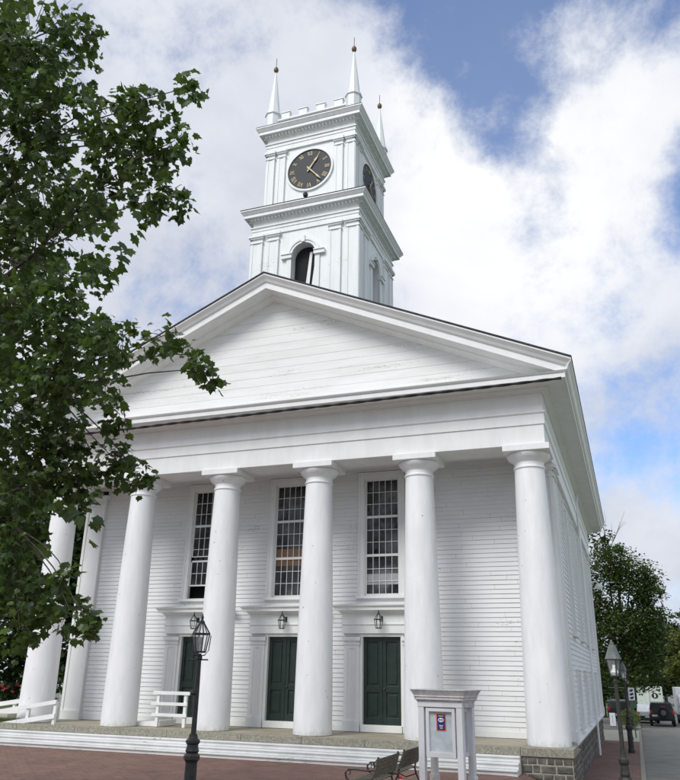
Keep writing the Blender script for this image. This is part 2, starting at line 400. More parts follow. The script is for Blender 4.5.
# skirt boards
m = MB(); m.box(-16.1, -.3, D - .035, D + .02, 0, .16); m.build('skirting', M['white'], church)
m = MB(); m.prism([(.40, -.14), (.56, -.14), (.56, -.09), (.46, -.045), (.40, -.045)], D + .2, YB, 'Y'); m.build('water_table', M['white'], church)
# corner pilasters
def panelpil(m, u0, u1, z0, z1, out, P, b=.11):
    def bx(a, c, d, e, o0, o1):
        v = [P(a, o0, d), P(c, o0, d), P(c, o1, d), P(a, o1, d), P(a, o0, e), P(c, o0, e), P(c, o1, e), P(a, o1, e)]
        m.add(v, [(0, 3, 2, 1), (4, 5, 6, 7), (0, 1, 5, 4), (1, 2, 6, 5), (2, 3, 7, 6), (3, 0, 4, 7)])
    bx(u0, u1, z0, z1, -.02, out)
    bx(u0, u0 + b, z0, z1, out + .0, out + .03); bx(u1 - b, u1, z0, z1, out, out + .03)
    bx(u0 + b, u1 - b, z1 - b * 1.3, z1, out, out + .028); bx(u0 + b, u1 - b, z0, z0 + b * 1.3, out, out + .028)
    bx(u0 - .03, u1 + .03, z0 - .01, z0 + .28, -.02, out + .06)
    bx(u0 - .04, u1 + .04, z1 - .3, z1 - .26, -.02, out + .055)
    bx(u0 - .05, u1 + .05, z1 - .1, z1 - .04, -.02, out + .08); bx(u0 - .1, u1 + .1, z1 - .04, z1 + .09, -.02, out + .13)
FP = lambda u, o, z: (u, D - o, z)
SP = lambda u, o, z: (.42 + o, u, z)
m = MB(); panelpil(m, -16.93, -16.1, 0, 7.8, .10, FP); m.build('corner_pilaster', M['white'], church)
m = MB(); panelpil(m, -.36, .50, 0, 7.8, .10, FP); m.build('corner_pilaster', M['white'], church)
m = MB(); panelpil(m, D + .02, D + .82, -.05, 7.8, .09, SP); m.build('corner_pilaster', M['white'], church)
m = MB(); panelpil(m, YB - .85, YB, -.05, 7.8, .09, SP); m.build('corner_pilaster', M['white'], church)
# --- windows
def window(u, w, z0, z1, P, parent, nx, rows, sashes=3, out=.05, depth=-.1, casing=.17, open_first=False, name='window', dark=True):
    fr = MB()
    def bx(m, a, c, d, e, o0, o1):
        v = [P(a, o0, d), P(c, o0, d), P(c, o1, d), P(a, o1, d), P(a, o0, e), P(c, o0, e), P(c, o1, e), P(a, o1, e)]
        m.add(v, [(0, 3, 2, 1), (4, 5, 6, 7), (0, 1, 5, 4), (1, 2, 6, 5), (2, 3, 7, 6), (3, 0, 4, 7)])
    c = casing
    bx(fr, u - w - c, u - w, z0 - .02, z1 + c, -.02, out); bx(fr, u + w, u + w + c, z0 - .02, z1 + c, -.02, out)
    bx(fr, u - w - c - .03, u - w - c + .03, z0, z1 + c, -.02, out + .025); bx(fr, u + w + c - .03, u + w + c + .03, z0, z1 + c, -.02, out + .025)
    bx(fr, u - w, u + w, z1, z1 + c - .002, -.02, out)
    bx(fr, u - w - c - .05, u + w + c + .05, z1 + c, z1 + c + .05, -.02, out + .05)
    # jambs
    bx(fr, u - w - .001, u - w + .03, z0, z1, depth - .05, .01); bx(fr, u + w - .03, u + w + .001, z0, z1, depth - .05, .01)
    bx(fr, u - w + .03, u + w - .03, z1 - .03, z1 + .001, depth - .05, .01)
    o = fr.build(name, M['white'], parent, bevel=.004)
    g = MB(); bx(g, u - w + .02, u + w - .02, z0 if not open_first else z0 + .42, z1, depth - .02, depth - .012)
    g.build('glass', M['win'], o)
    mu = MB(); a0, a1 = u - w + .03, u + w - .03; H = z1 - .03 - z0; sz = H / sashes
    for k in range(sashes):
        b0 = z0 + k * sz; b1 = b0 + sz; st = .035
        if open_first and k == 0: b0 += .42; b1 += .2
        bx(mu, a0, a1, b0, b0 + .05, depth, depth + .035); bx(mu, a0, a1, b1 - .03, b1 + .0, depth, depth + .033)
        bx(mu, a0, a0 + st, b0 + .05, b1 - .03, depth, depth + .035); bx(mu, a1 - st, a1, b0 + .05, b1 - .03, depth, depth + .035)
        r = rows // sashes
        for i in range(1, nx):
            x = a0 + st + (a1 - a0 - 2 * st) * i / nx; bx(mu, x - .008, x + .008, b0 + .05, b1 - .03, depth - .005, depth + .02)
        for i in range(1, r):
            z = b0 + .05 + (sz - .08) * i / r; bx(mu, a0 + st, a1 - st, z - .008, z + .008, depth - .004, depth + .021)
    mu.build('muntins', M['white'], o)
    s = MB(); bx(s, u - w - c - .08, u + w + c + .08, z0 - .11, z0 - .02, -.02, out + .09); s.build('sill', M['white'], o, bevel=.006)
    return o
for i, x in enumerate(DX):
    window(x, .6, 4.02, 7.84, FP, church, 5, 9, open_first=(i == 2))
for y in sw:
    window(y, .5, 3.05, 7.4, SP, church, 4, 9, casing=.14, out=.07)
    window(y, .48, .2, 1.75, SP, church, 4, 4, sashes=2, casing=.12, out=.06)
for x, z0_, z1_, mt in ((DX[0], 4.36, 4.70, 'curtain'), (DX[1], 5.05, 5.62, 'amber')):
    m = MB(); m.box(x - .56, x + .56, D + .108, D + .1115, z0_, z1_); m.build('window_shade', M[mt], church)
# --- doors with surrounds
def boxm(m, P, a, c, d, e, o0, o1):
    v = [P(a, o0, d), P(c, o0, d), P(c, o1, d), P(a, o1, d), P(a, o0, e), P(c, o0, e), P(c, o1, e), P(a, o1, e)]
    m.add(v, [(0, 3, 2, 1), (4, 5, 6, 7), (0, 1, 5, 4), (1, 2, 6, 5), (2, 3, 7, 6), (3, 0, 4, 7)])
def lantern_geo(fr, gl, cx, cy, z0, s=1., n=6):
    """hexagonal lantern: bottom z0; frame bars, cap, glass"""
    r0, r1, h = .12 * s, .185 * s, .36 * s
    pt = lambda r, i, z: (cx + r * cos(2 * pi * i / n + .26), cy + r * sin(2 * pi * i / n + .26), z)
    for i in range(n):
        a, b = pt(r0, i, z0), pt(r1, i, z0 + h); a2, b2 = pt(r0, i + 1, z0), pt(r1, i + 1, z0 + h)
        fr.tube([a, b], .015 * s, 4); fr.tube([a, a2], .017 * s, 4); fr.tube([b, b2], .019 * s, 4)
        t, t2 = pt(.045 * s, i, z0 + h * 1.62), pt(.045 * s, i + 1, z0 + h * 1.62)
        fr.tube([b, t], .015 * s, 4)
        gl.add([a, a2, b2, b], [(0, 1, 2, 3)]); gl.add([b, b2, t2, t], [(0, 1, 2, 3)])
    fr.lathe([(r0, 0), (r0, .02 * s)], (cx, cy, z0 - .01 * s), n)
    fr.lathe([(.06 * s, 0), (.06 * s, .03 * s), (.03 * s, .06 * s), (.022 * s, .1 * s), (.035 * s, .12 * s), (.02 * s, .15 * s), (.006 * s, .2 * s)], (cx, cy, z0 + h * 1.6), 8)
for i, x in enumerate(DX):
    m = MB()
    # pilasters
    for sx in (-1, 1):
        a, b = sorted((x + sx * .72, x + sx * 1.22))
        boxm(m, FP, a, b, 0.0, 2.66, -.02, .11); boxm(m, FP, a - .03, b + .03, 0, .3, -.02, .14)
        boxm(m, FP, a + .1, a + .13, .4, 2.4, .11, .125); boxm(m, FP, b - .13, b - .1, .4, 2.4, .11, .125)
        boxm(m, FP, a - .03, b + .03, 2.5, 2.54, -.02, .14); boxm(m, FP, a - .05, b + .05, 2.62, 2.74, -.02, .17)
        c = (a + b) / 2
        boxm(m, FP, c - .07, c + .07, 2.39, 2.41, .11, .14)
    # jambs and head
    boxm(m, FP, x - .72, x - .62, .18, 2.80, -.16, .06); boxm(m, FP, x + .62, x + .72, .18, 2.80, -.16, .06)
    boxm(m, FP, x - .72, x + .72, 2.745, 2.84, -.16, .075)
    # entablature
    boxm(m, FP, x - 1.27, x + 1.27, 2.842, 3.10, -.02, .15); boxm(m, FP, x - 1.29, x + 1.29, 3.10, 3.14, -.02, .175)
    boxm(m, FP, x - 1.27, x + 1.27, 3.14, 3.44, -.02, .145)
    pr = [(.14, 3.44), (.2, 3.47), (.24, 3.52), (.36, 3.53), (.36, 3.62), (.42, 3.66), (.43, 3.70), (.0, 3.76), (0, 3.44)]
    for q in pr: pass
    mm = [( -1.27), 1.27]
    vs = []; 
    for (o, z) in pr: vs.append((x - 1.13 - o, D - o, z))
    for (o, z) in pr: vs.append((x + 1.13 + o, D - o, z))
    k = len(pr); m.add(vs, [list(range(k)), list(range(k, 2 * k))[::-1]] + [(j, (j + 1) % k, k + (j + 1) % k, k + j) for j in range(k)])
    m.build('door_surround', M['white'], church, bevel=.004)
    t = MB(); boxm(t, FP, x - .66, x + .66, 0.0, .2, -.2, .2 if False else .14); t.build('threshold', M['white'], church, bevel=.01)
    d = MB(); boxm(d, FP, x - .62, x + .62, .2, 2.745, -.14, -.11)
    for sx in (-1, 1):
        a, b = (x - .62, x - .004) if sx < 0 else (x + .004, x + .62)
        boxm(d, FP, a, a + .11, .2, 2.745, -.11, -.07); boxm(d, FP, b - .11, b, .2, 2.745, -.11, -.07)
        for (z0, z1) in ((.2, .4), (1.12, 1.30), (2.60, 2.745)): boxm(d, FP, a + .11, b - .11, z0, z1, -.11, -.071)
        for (z0, z1) in ((.47, 1.05), (1.37, 2.53)): boxm(d, FP, a + .17, b - .17, z0, z1, -.11, -.085)
    dd = d.build('door', M['door'], church, bevel=.005)
    h = MB(); h.lathe([(.0, -.03), (.025, -.02), (.03, 0), (.02, .03)], (0, 0, 0), 10); ho = h.build('handle', M['brass'], dd, loc=(x + .06, D + .04, 1.22)); ho.rotation_euler = (radians(90), 0, 0)
    # wall lantern
    fr = MB(); gl = MB(); lantern_geo(fr, gl, x + .02, D - .42, 2.98, .72)
    fr.tube([(x + .02, D - .14, 3.28), (x + .02, D - .3, 3.36), (x + .02, D - .42, 3.40)], .014, 5)
    fr.box(x - .04, x + .08, D - .165, D - .14, 3.2, 3.36)
    lf = fr.build('wall_lantern', M['iron'], church); gl.build('lantern_glass', M['glass'], lf)
# blind in the half-open window
MB().box(DX[2] - .57, DX[2] + .57, D + .14, D + .16, 4.5, 5.2).build('window_blind', M['curtain'], church)
# --- entablature : beam round the colonnade and down the side
m = MB()
ep = [(-.02, 7.9), (0, 7.9), (0, 8.47), (.012, 8.47), (.035, 8.485), (.035, 8.79), (.05, 8.80), (.075, 8.83), (.075, 8.87), (.02, 8.885), (.02, 9.43), (-.02, 9.43)]
path = [(XL - A, YB), (XL - A, -A), (A, -A), (A, YB)]
m.mould(ep, path)
m.box(XL - A + .01, A - .01, -A + .01, A - .02, 7.895, 9.42)           # beam over the columns
m.box(A - .3, A - .01, A - .02, YB, 7.895, 9.42); m.box(XL - A + .01, XL - A + .3, A - .02, YB, 7.895, 9.42)
m.build('entablature', M['white'], church)
m = MB(); m.box(XL - A + .3, A - .3, A - .02, D + .1, 8.18, 8.24); m.box(XL, 0, A - .02, A + .06, 8.10, 8.181); m.box(XL, 0, D - .1, D - .002, 8.08, 8.181); m.build('porch_ceiling', M['board'], church)
# --- horizontal cornice (front) and eaves
cp = [(.0, 9.43), (.06, 9.43), (.09, 9.47), (.19, 9.52), (.21, 9.56), (.72, 9.58), (.72, 9.555), (.76, 9.555), (.76, 9.70), (.79, 9.71), (.83, 9.76), (.0, 9.84), (0, 9.43)]
m = MB(); n = len(cp)
vs = [(XL - A - max(0, o), -A - o, z) for o, z in cp] + [(A + max(0, o), -A - o, z) for o, z in cp]
m.add(vs, [(j, (j + 1) % n, n + (j + 1) % n, n + j) for j in range(n)]); m.build('horizontal_cornice', M['white'], church)
slope = (14.449 - 10.04) / (A + .97 - XC); sc = 1 / math.sqrt(1 + slope * slope)
E0 = .97
cr = [(0, 9.43), (.06, 9.43), (.09, 9.47), (.19, 9.52), (.21, 9.56), (.72, 9.58), (.72, 9.555), (.76, 9.555), (.76, 9.73), (.80, 9.74), (.84, 9.78), (.88, 9.88), (.95, 9.95), (E0, 9.98), (E0, 10.03), (.3, 10.03), (0, 10.03)]
YE = YB + 1.2
def ztop(x): return 10.04 + slope * (A + E0 - abs(x - XC) - XC if False else (A + E0 - XC) - abs(x - XC))
for sg in (1, -1):
    X = lambda o: (XC + sg * (A - XC + o))
    n = len(cr); m = MB()
    vs = [(X(o), -A + .0 - (o if o > .0 else 0) * 1.0, z) for o, z in cr] + [(X(o), YE, z) for o, z in cr]
    m.add(vs, [(j, (j + 1) % n, n + (j + 1) % n, n + j) for j in range(n)] + [list(range(n, 2 * n)), list(range(n))[::-1]])
    m.build('eaves_cornice', M['white'], church)
# raking cornice profile: (forward offset from tympanum plane, vertical drop from roof line)
rk = [(E0, 0), (E0, .05), (.94, .08), (.87, .15), (.83, .22), (.80, .25), (.77, .26), (.77, .47), (.73, .47), (.73, .445), (.22, .455), (.2, .5), (.1, .56), (.07, .62), (-.02, .62), (-.02, 0)]
m = MB(); n = len(rk)
rows = []
for x in (XC - (A + E0 - XC), XC, XC + (A + E0 - XC)):
    rows.append(x)
def rrow(xf):
    out = []
    for (o, d) in rk:
        # end of the rake mitres into the eave: x reaches only as far as the eave profile at this projection
        half = (A - XC + (o if o > 0 else 0)); x = XC + xf * half
        out.append((x, -A - o, 10.04 + slope * ((A + E0 - XC) - abs(x - XC)) - d / 1.0))
    return out
vs = rrow(-1) + rrow(0) + rrow(1)
fs = []
for r in range(2):
    for j in range(n - 1): fs.append((r * n + j, (r + 1) * n + j, (r + 1) * n + j + 1, r * n + j + 1))
m.add(vs, fs); m.build('raking_cornice', M['white'], church)
# tympanum: wide flush boards with thin open joints
m = MB(); z = 9.80; bh = .30; random.seed(11)
def xr(z): return (A + E0 - XC) - (z + .5 - 10.04) / slope
while z < 13.95:
    z1 = min(z + bh, 13.95); a, b = max(.02, xr(z)), max(.01, xr(z1))
    y = -A + random.uniform(0, .006)
    m.add([(XC - a, y, z + .006), (XC + a, y, z + .006), (XC + b, y, z1), (XC - b, y, z1), (XC - a, y + .02, z + .006), (XC + a, y + .02, z + .006)], [(0, 1, 2, 3), (4, 5, 1, 0)])
    z = z1
m.build('tympanum', M['tymp'], church)
MB().prism([(XC - 9.0, 9.8), (XC + 9.0, 9.8), (XC, 13.95)], -A + .03, -A + .06, 'Y').build('tympanum_backing', M['tymp'], church)
# roof
m = MB(); hw = A + E0 - XC + .02; z0 = 10.045; za = 10.045 + slope * hw
for sg in (-1, 1):
    xs = XC + sg * hw
    v = [(xs, -A - E0 - .03, z0), (XC, -A - E0 - .03, za), (XC, YE + .02, za), (xs, YE + .02, z0)]
    v += [(p[0], p[1], p[2] + .045) for p in v]
    m.add(v, [(0, 1, 2, 3), (4, 7, 6, 5), (0, 4, 5, 1), (3, 2, 6, 7), (0, 3, 7, 4)])
m.build('roof', M['roof'], church)
MB().prism([(XC - 9.2, 9.4), (XC + 9.2, 9.4), (XC, 13.95)], YB - .1, YB - .05, 'Y').build('rear_gable', M['board'], church)
# downspout, side lamp
m = MB(); m.tube([(.66, 13.2, 9.4), (.60, 13.2, 9.0), (.60, 13.2, -1.25)], .05, 8); m.build('downspout', M['white'], church)
m = MB(); m.tube([(.5, 21.6, 6.4), (.8, 21.6, 6.5), (.95, 21.6, 6.35)], .04, 6); m.lathe([(.02, 0), (.16, .05), (.2, .16), (.16, .28), (.06, .32)], (.95, 21.6, 6.05), 12); m.build('side_lamp', M['white'], church, smooth=True)

# --- tower
TY = 4.03; TZ = 12.2
def TF(k):                     # face k: local (u right, o outward, z) -> world
    c, s = [(1, 0), (0, 1), (-1, 0), (0, -1)][k]
    def P(u, o, z, h):
        lx, ly = u, -(h + o)
        return (XC + lx * c - ly * s, TY + lx * s + ly * c, z)
    return P
def tsq(h): return [(XC - h, TY - h), (XC + h, TY - h), (XC + h, TY + h), (XC - h, TY + h)]
H1 = 2.24; H2 = 1.93
# lower stage walls (with arched openings)
m = MB()
ow = .5; zs = 17.08; zb = 15.0
for k in range(4):
    Pk = TF(k); P = lambda u, o, z: Pk(u, o, z, H1)
    def q(a, b, c, d, o=0): m.add([P(a, o, c), P(b, o, c), P(b, o, d), P(a, o, d)], [(0, 1, 2, 3)])
    q(-H1, -ow, TZ, 18.3); q(ow, H1, TZ, 18.3); q(-ow, ow, TZ, zb)
    seg = 12; arc = [(ow * cos(pi * i / seg), zs + ow * sin(pi * i / seg)) for i in range(seg + 1)]
    for (a, b) in zip(arc[:-1], arc[1:]):
        m.add([P(a[0], 0, a[1]), P(b[0], 0, b[1]), P(b[0], 0, 18.3), P(a[0], 0, 18.3)], [(0, 3, 2, 1)])
        m.add([P(a[0], 0, a[1]), P(b[0], 0, b[1]), P(b[0], -.35, b[1]), P(a[0], -.35, a[1])], [(0, 1, 2, 3)])
    for sx in (-1, 1): m.add([P(sx * ow, 0, zb), P(sx * ow, 0, zs), P(sx * ow, -.35, zs), P(sx * ow, -.35, zb)], [(0, 1, 2, 3)])
tower = m.build('bell_tower', M['tower'], church)
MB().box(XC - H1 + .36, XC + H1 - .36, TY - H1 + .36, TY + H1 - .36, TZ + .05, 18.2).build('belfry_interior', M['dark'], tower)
for k in range(4):
    Pk = TF(k)
    b = MB(); P = lambda u, o, z: Pk(u, o, z, H1)
    if True:   # leaning louvre boards behind the opening, as left by the bell ringers
        for (ua, za, ub, zc, w) in ((.02, 15.0, .2, 17.3, .09), (.24, 15.0, .38, 16.6, .06)):
            b.add([P(ua - w, -.28, za), P(ua + w, -.28, za), P(ub + w * .6, -.30, zc), P(ub - w * .6, -.30, zc), P(ua - w, -.33, za), P(ua + w, -.33, za), P(ub + w * .6, -.345, zc), P(ub - w * .6, -.345, zc)],
                  [(0, 1, 2, 3), (7, 6, 5, 4), (0, 3, 7, 4), (1, 5, 6, 2), (3, 2, 6, 7)])
        b.build('louvre_board', M['tower'], tower)
def pilaster(m, P, a, b, z0, z1, out=.07):
    boxm(m, P, a, b, z0, z1, -.01, out)
    boxm(m, P, a, a + .09, z0, z1 - .3, out, out + .02); boxm(m, P, b - .09, b, z0, z1 - .3, out, out + .02)
    boxm(m, P, a - .03, b + .03, z1 - .36, z1 - .32, -.01, out + .045)
    boxm(m, P, a - .04, b + .04, z1 - .16, z1 - .1, -.01, out + .06); boxm(m, P, a - .08, b + .08, z1 - .1, z1, -.01, out + .1)
def tower_stage(h, z0, zcap, pils, base_z):
    for k in range(4):
        Pk = TF(k); P = lambda u, o, z: Pk(u, o, z, h)
        for sg in (-1, 1):
            for (a, b) in pils:
                a1, b1 = sorted((sg * a, sg * b)); m = MB(); pilaster(m, P, a1, b1, base_z, zcap)
                if k in (0, 1, 2, 3): m.build('pilaster', M['tower'], tower)
tower_stage(H1, TZ, 18.25, [(1.08, 1.58), (1.80, 2.305)], TZ)
# archivolts, imposts, keystones
for k in range(4):
    Pk = TF(k); P = lambda u, o, z: Pk(u, o, z, H1); m = MB(); seg = 14
    for (r0, r1, o) in ((.5, .60, .05), (.60, .70, .085)):
        for i in range(seg):
            a, b = pi * i / seg, pi * (i + 1) / seg
            v = [P(r * cos(t), oo, zs + r * sin(t)) for t in (a, b) for r in (r0, r1) for oo in (0, o)]
            m.add(v, [(1, 3, 7, 5), (2, 3, 7, 6), (0, 1, 5, 4)])
    for sg in (-1, 1):
        a, b = sorted((sg * .5, sg * .7)); boxm(m, P, a, b, zb, zs - .1, -.01, .06)
        a, b = sorted((sg * .47, sg * .92)); boxm(m, P, a, b, zs - .14, zs + .02, -.01, .13); boxm(m, P, a, b, zs + .02, zs + .06, -.01, .17)
    boxm(m, P, -.07, .07, zs + .5, zs + .8, -.01, .13)
    m.build('arch_moulding', M['tower'], tower)
def tower_cornice(h, z0, zt, out, name):
    """z0 bottom of architrave, zt top"""
    f = zt - z0
    pr = [(-.05, z0), (.03, z0), (.03, z0 + .2 * f), (.055, z0 + .21 * f), (.055, z0 + .33 * f), (.10, z0 + .34 * f), (.10, z0 + .385 * f), (.02, z0 + .39 * f), (.02, z0 + .60 * f), (.07, z0 + .62 * f),
          (.12, z0 + .68 * f), (.12, z0 + .70 * f), (out * .72, z0 + .715 * f), (out * .72, z0 + .83 * f), (out * .78, z0 + .845 * f), (out * .84, z0 + .88 * f), (out * .96, z0 + .945 * f), (out, z0 + .955 * f), (out, zt), (-.2, zt + .06)]
    m = MB(); m.mould(pr, tsq(h), True)
    o = m.build(name, M['tower'], tower)
    d = MB(); nn = 2 * h / .17
    for k in range(4):
        Pk = TF(k); P = lambda u, o, z: Pk(u, o, z, h)
        c = int((2 * h + out) / .16)
        for i in range(c):
            u = -h - .1 + (2 * h + .2) * (i + .5) / c; boxm(d, P, u - .04, u + .04, z0 + .63 * f, z0 + .705 * f, .05, .2)
    d.build('dentils', M['tower'], o)
    return o
tower_cornice(2.26, 18.24, 19.32, .44, 'lower_cornice')
m = MB(); m.mould([(0.0, 19.335), (.44, 19.325), (.46, 19.33), (.46, 19.36), (0., 19.40)], tsq(2.25), True); m.build('ledge_flashing', M['roof'], tower)
MB().box(XC - H2, XC + H2, TY - H2, TY + H2, 19.2, 22.75).build('clock_stage', M['tower'], tower)
tower_stage(H2, 19.3, 22.52, [(1.12, 1.48), (1.62, 1.99)], 19.3)
tower_cornice(1.98, 22.52, 23.66, .43, 'upper_cornice')
m = MB(); m.mould([(0.0, 23.67), (.43, 23.662), (.445, 23.665), (.445, 23.69), (0., 23.72)], tsq(1.97), True); m.build('ledge_flashing', M['roof'], tower)
m = MB(); m.mould([(-.02, 19.3), (.05, 19.3), (.05, 19.75), (.0, 19.8), (-.02, 19.8)], tsq(H2), True); m.build('stage_base', M['tower'], tower)
# parapet and merlons
HP = 1.98
m = MB(); m.mould([(-.16, 23.6), (0, 23.6), (0, 24.14), (.04, 24.16), (.04, 24.24), (-.2, 24.24), (-.2, 23.6)], tsq(HP - .02), True); m.box(XC - 1.9, XC + 1.9, TY - 1.9, TY + 1.9, 23.6, 23.75)
pa = m.build('parapet', M['tower'], tower)
for k in range(4):
    Pk = TF(k); P = lambda u, o, z: Pk(u, o, z, HP)
    for i in range(4):
        u = -1.23 + .82 * i; m = MB(); boxm(m, P, u - .19, u + .19, 24.24, 24.54, -.18, -.0); boxm(m, P, u - .22, u + .22, 24.54, 24.59, -.2, .03)
        m.build('merlon', M['tower'], pa)
for sx, sy in ((-1, -1), (1, -1), (1, 1), (-1, 1)):
    x, y = XC + sx * 1.87, TY + sy * 1.87
    m = MB(); m.lathe([(.33, 23.65), (.33, 24.52), (.38, 24.55), (.38, 24.62), (.30, 24.66), (.29, 24.7), (.035, 27.0), (.03, 27.06)], (x, y, 0), 8)
    sp = m.build('pinnacle', M['tower'], church)
    MB().lathe([(.02, 27.04), (.07, 27.07), (.11, 27.16), (.10, 27.26), (.05, 27.34), (.01, 27.38)], (x, y, 0), 16).build('finial_ball', M['brass'], sp, smooth=True)
    MB().tube([(x, y, 27.3), (x, y, 27.85)], .014, 5).build('lightning_rod', M['oldiron'], sp)
# clocks
def clock(k):
    Pk = TF(k); zc = 21.28; R0 = .98
    P = lambda u, z, o: Pk(u, o, zc + z, H2)
    m = MB(); n = 64
    def ring(r0, r1, o0, o1, mb):
        for i in range(n):
            a, b = 2 * pi * i / n, 2 * pi * (i + 1) / n
            v = [P(r0 * cos(a), r0 * sin(a), o1), P(r0 * cos(b), r0 * sin(b), o1), P(r1 * cos(b), r1 * sin(b), o1), P(r1 * cos(a), r1 * sin(a), o1),
                 P(r1 * cos(a), r1 * sin(a), o0), P(r1 * cos(b), r1 * sin(b), o0), P(r0 * cos(a), r0 * sin(a), o0), P(r0 * cos(b), r0 * sin(b), o0)]
            mb.add(v, [(0, 1, 2, 3), (3, 2, 5, 4), (1, 0, 6, 7)])
    for i in range(n):
        a, b = 2 * pi * i / n, 2 * pi * (i + 1) / n
        m.add([P(0, 0, .03), P(R0 * cos(a), R0 * sin(a), .03), P(R0 * cos(b), R0 * sin(b), .03)], [(0, 1, 2)])
    dial = m.build('clock_dial', M['clock'], church)
    r = MB(); ring(R0 - .005, R0 + .075, 0, .075, r); r.build('dial_ring', M['tower'], dial)
    nm = MB()
    def stroke(x0, y0, x1, y1, w, o=.036, a=0):
        d = Vector((x1 - x0, y1 - y0)); t = Vector((-d.y, d.x)).normalized() * w / 2
        pts = [(x0 + t.x, y0 + t.y), (x0 - t.x, y0 - t.y), (x1 - t.x, y1 - t.y), (x1 + t.x, y1 + t.y)]
        rot = lambda p: (p[0] * cos(a) + p[1] * sin(a), -p[0] * sin(a) + p[1] * cos(a))
        v = [P(*rot(p), o + .006) for p in pts] + [P(*rot(p), .02) for p in pts]
        nm.add(v, [(0, 1, 2, 3)] + [(i, (i + 1) % 4, 4 + (i + 1) % 4, 4 + i) for i in range(4)])
    for h, s in enumerate(['XII', 'I', 'II', 'III', 'IIII', 'V', 'VI', 'VII', 'VIII', 'IX', 'X', 'XI']):
        a = 2 * pi * h / 12; wd = {'I': .055, 'V': .13, 'X': .13}; tot = sum(wd[c] for c in s) ; x = -tot / 2; y0, y1 = .69, .88; j = 0
        for c in s:
            w = wd[c]; cx = x + w / 2; j += 1; oo = .036 + .002 * j
            if c == 'I': stroke(cx, y0, cx, y1, .022, oo, a); stroke(cx - .024, y0 + .006, cx + .024, y0 + .006, .014, oo + .0007, a); stroke(cx - .024, y1 - .006, cx + .024, y1 - .006, .014, oo + .0007, a)
            if c == 'V': stroke(cx - .05, y1, cx, y0, .028, oo, a); stroke(cx + .05, y1, cx, y0, .016, oo + .0007, a)
            if c == 'X': stroke(cx - .05, y1, cx + .05, y0, .028, oo, a); stroke(cx + .05, y1, cx - .05, y0, .016, oo + .0007, a)
            x += w
    nm.build('numerals', M['gold'], dial)
    def hand(ang, L, w, o):
        mb = MB(); pts = [(-w * .4, -.14), (w * .4, -.14), (w * .5, 0), (w * .35, L * .55), (w * .7, L * .68), (.0, L), (-w * .7, L * .68), (-w * .35, L * .55), (-w * .5, 0)]
        rot = lambda p: (p[0] * cos(ang) + p[1] * sin(ang), -p[0] * sin(ang) + p[1] * cos(ang))
        n_ = len(pts); v = [P(*rot(p), o) for p in pts] + [P(*rot(p), o - .015) for p in pts]
        mb.add(v, [list(range(n_))] + [(i, (i + 1) % n_, n_ + (i + 1) % n_, n_ + i) for i in range(n_)])
        for i in range(12):
            a, b = 2 * pi * i / 12, 2 * pi * (i + 1) / 12; mb.add([P(0, 0, o + .004), P(.06 * cos(a), .06 * sin(a), o + .003), P(.06 * cos(b), .06 * sin(b), o + .003)], [(0, 1, 2)])
        mb.build('clock_hand', M['gold'], dial)
    hand(radians(34), .70, .075, .085); hand(radians(139), .84, .06, .105)
for k in range(4): clock(k)
# small flood lamp on the ledge
m = MB(); m.tube([(XC + .1, 1.52, 19.36), (XC + .1, 1.52, 19.55)], .02, 6); m.lathe([(.03, 0), (.09, .03), (.11, .12), (.07, .2), (.02, .22)], (XC + .1, 1.52, 19.53), 10)
m.build('ledge_lamp', M['iron'], church, smooth=True)

# ------------------------------------------------------------------ cable under the cornice
m = MB(); pts1 = []; pts2 = []
N_ = 260
for i in range(N_ + 1):
    t = i / N_; x = -24 + t * 25.2; y = -1.18 - .2 * t
    z = 9.50 - .17 * (1 - t) - .012 * sin(pi * (t * 6 % 1))
    a = i * .55
    pts1.append((x, y + .016 * cos(a), z + .016 * sin(a))); pts2.append((x, y - .016 * cos(a), z - .016 * sin(a)))
m.tube(pts1, .032, 5); m.tube(pts2, .032, 5)
o = m.build('twisted_cable', M['cable']); tag(o, 'thick twisted black cable strung along the underside of the pediment cornice', 'cable')

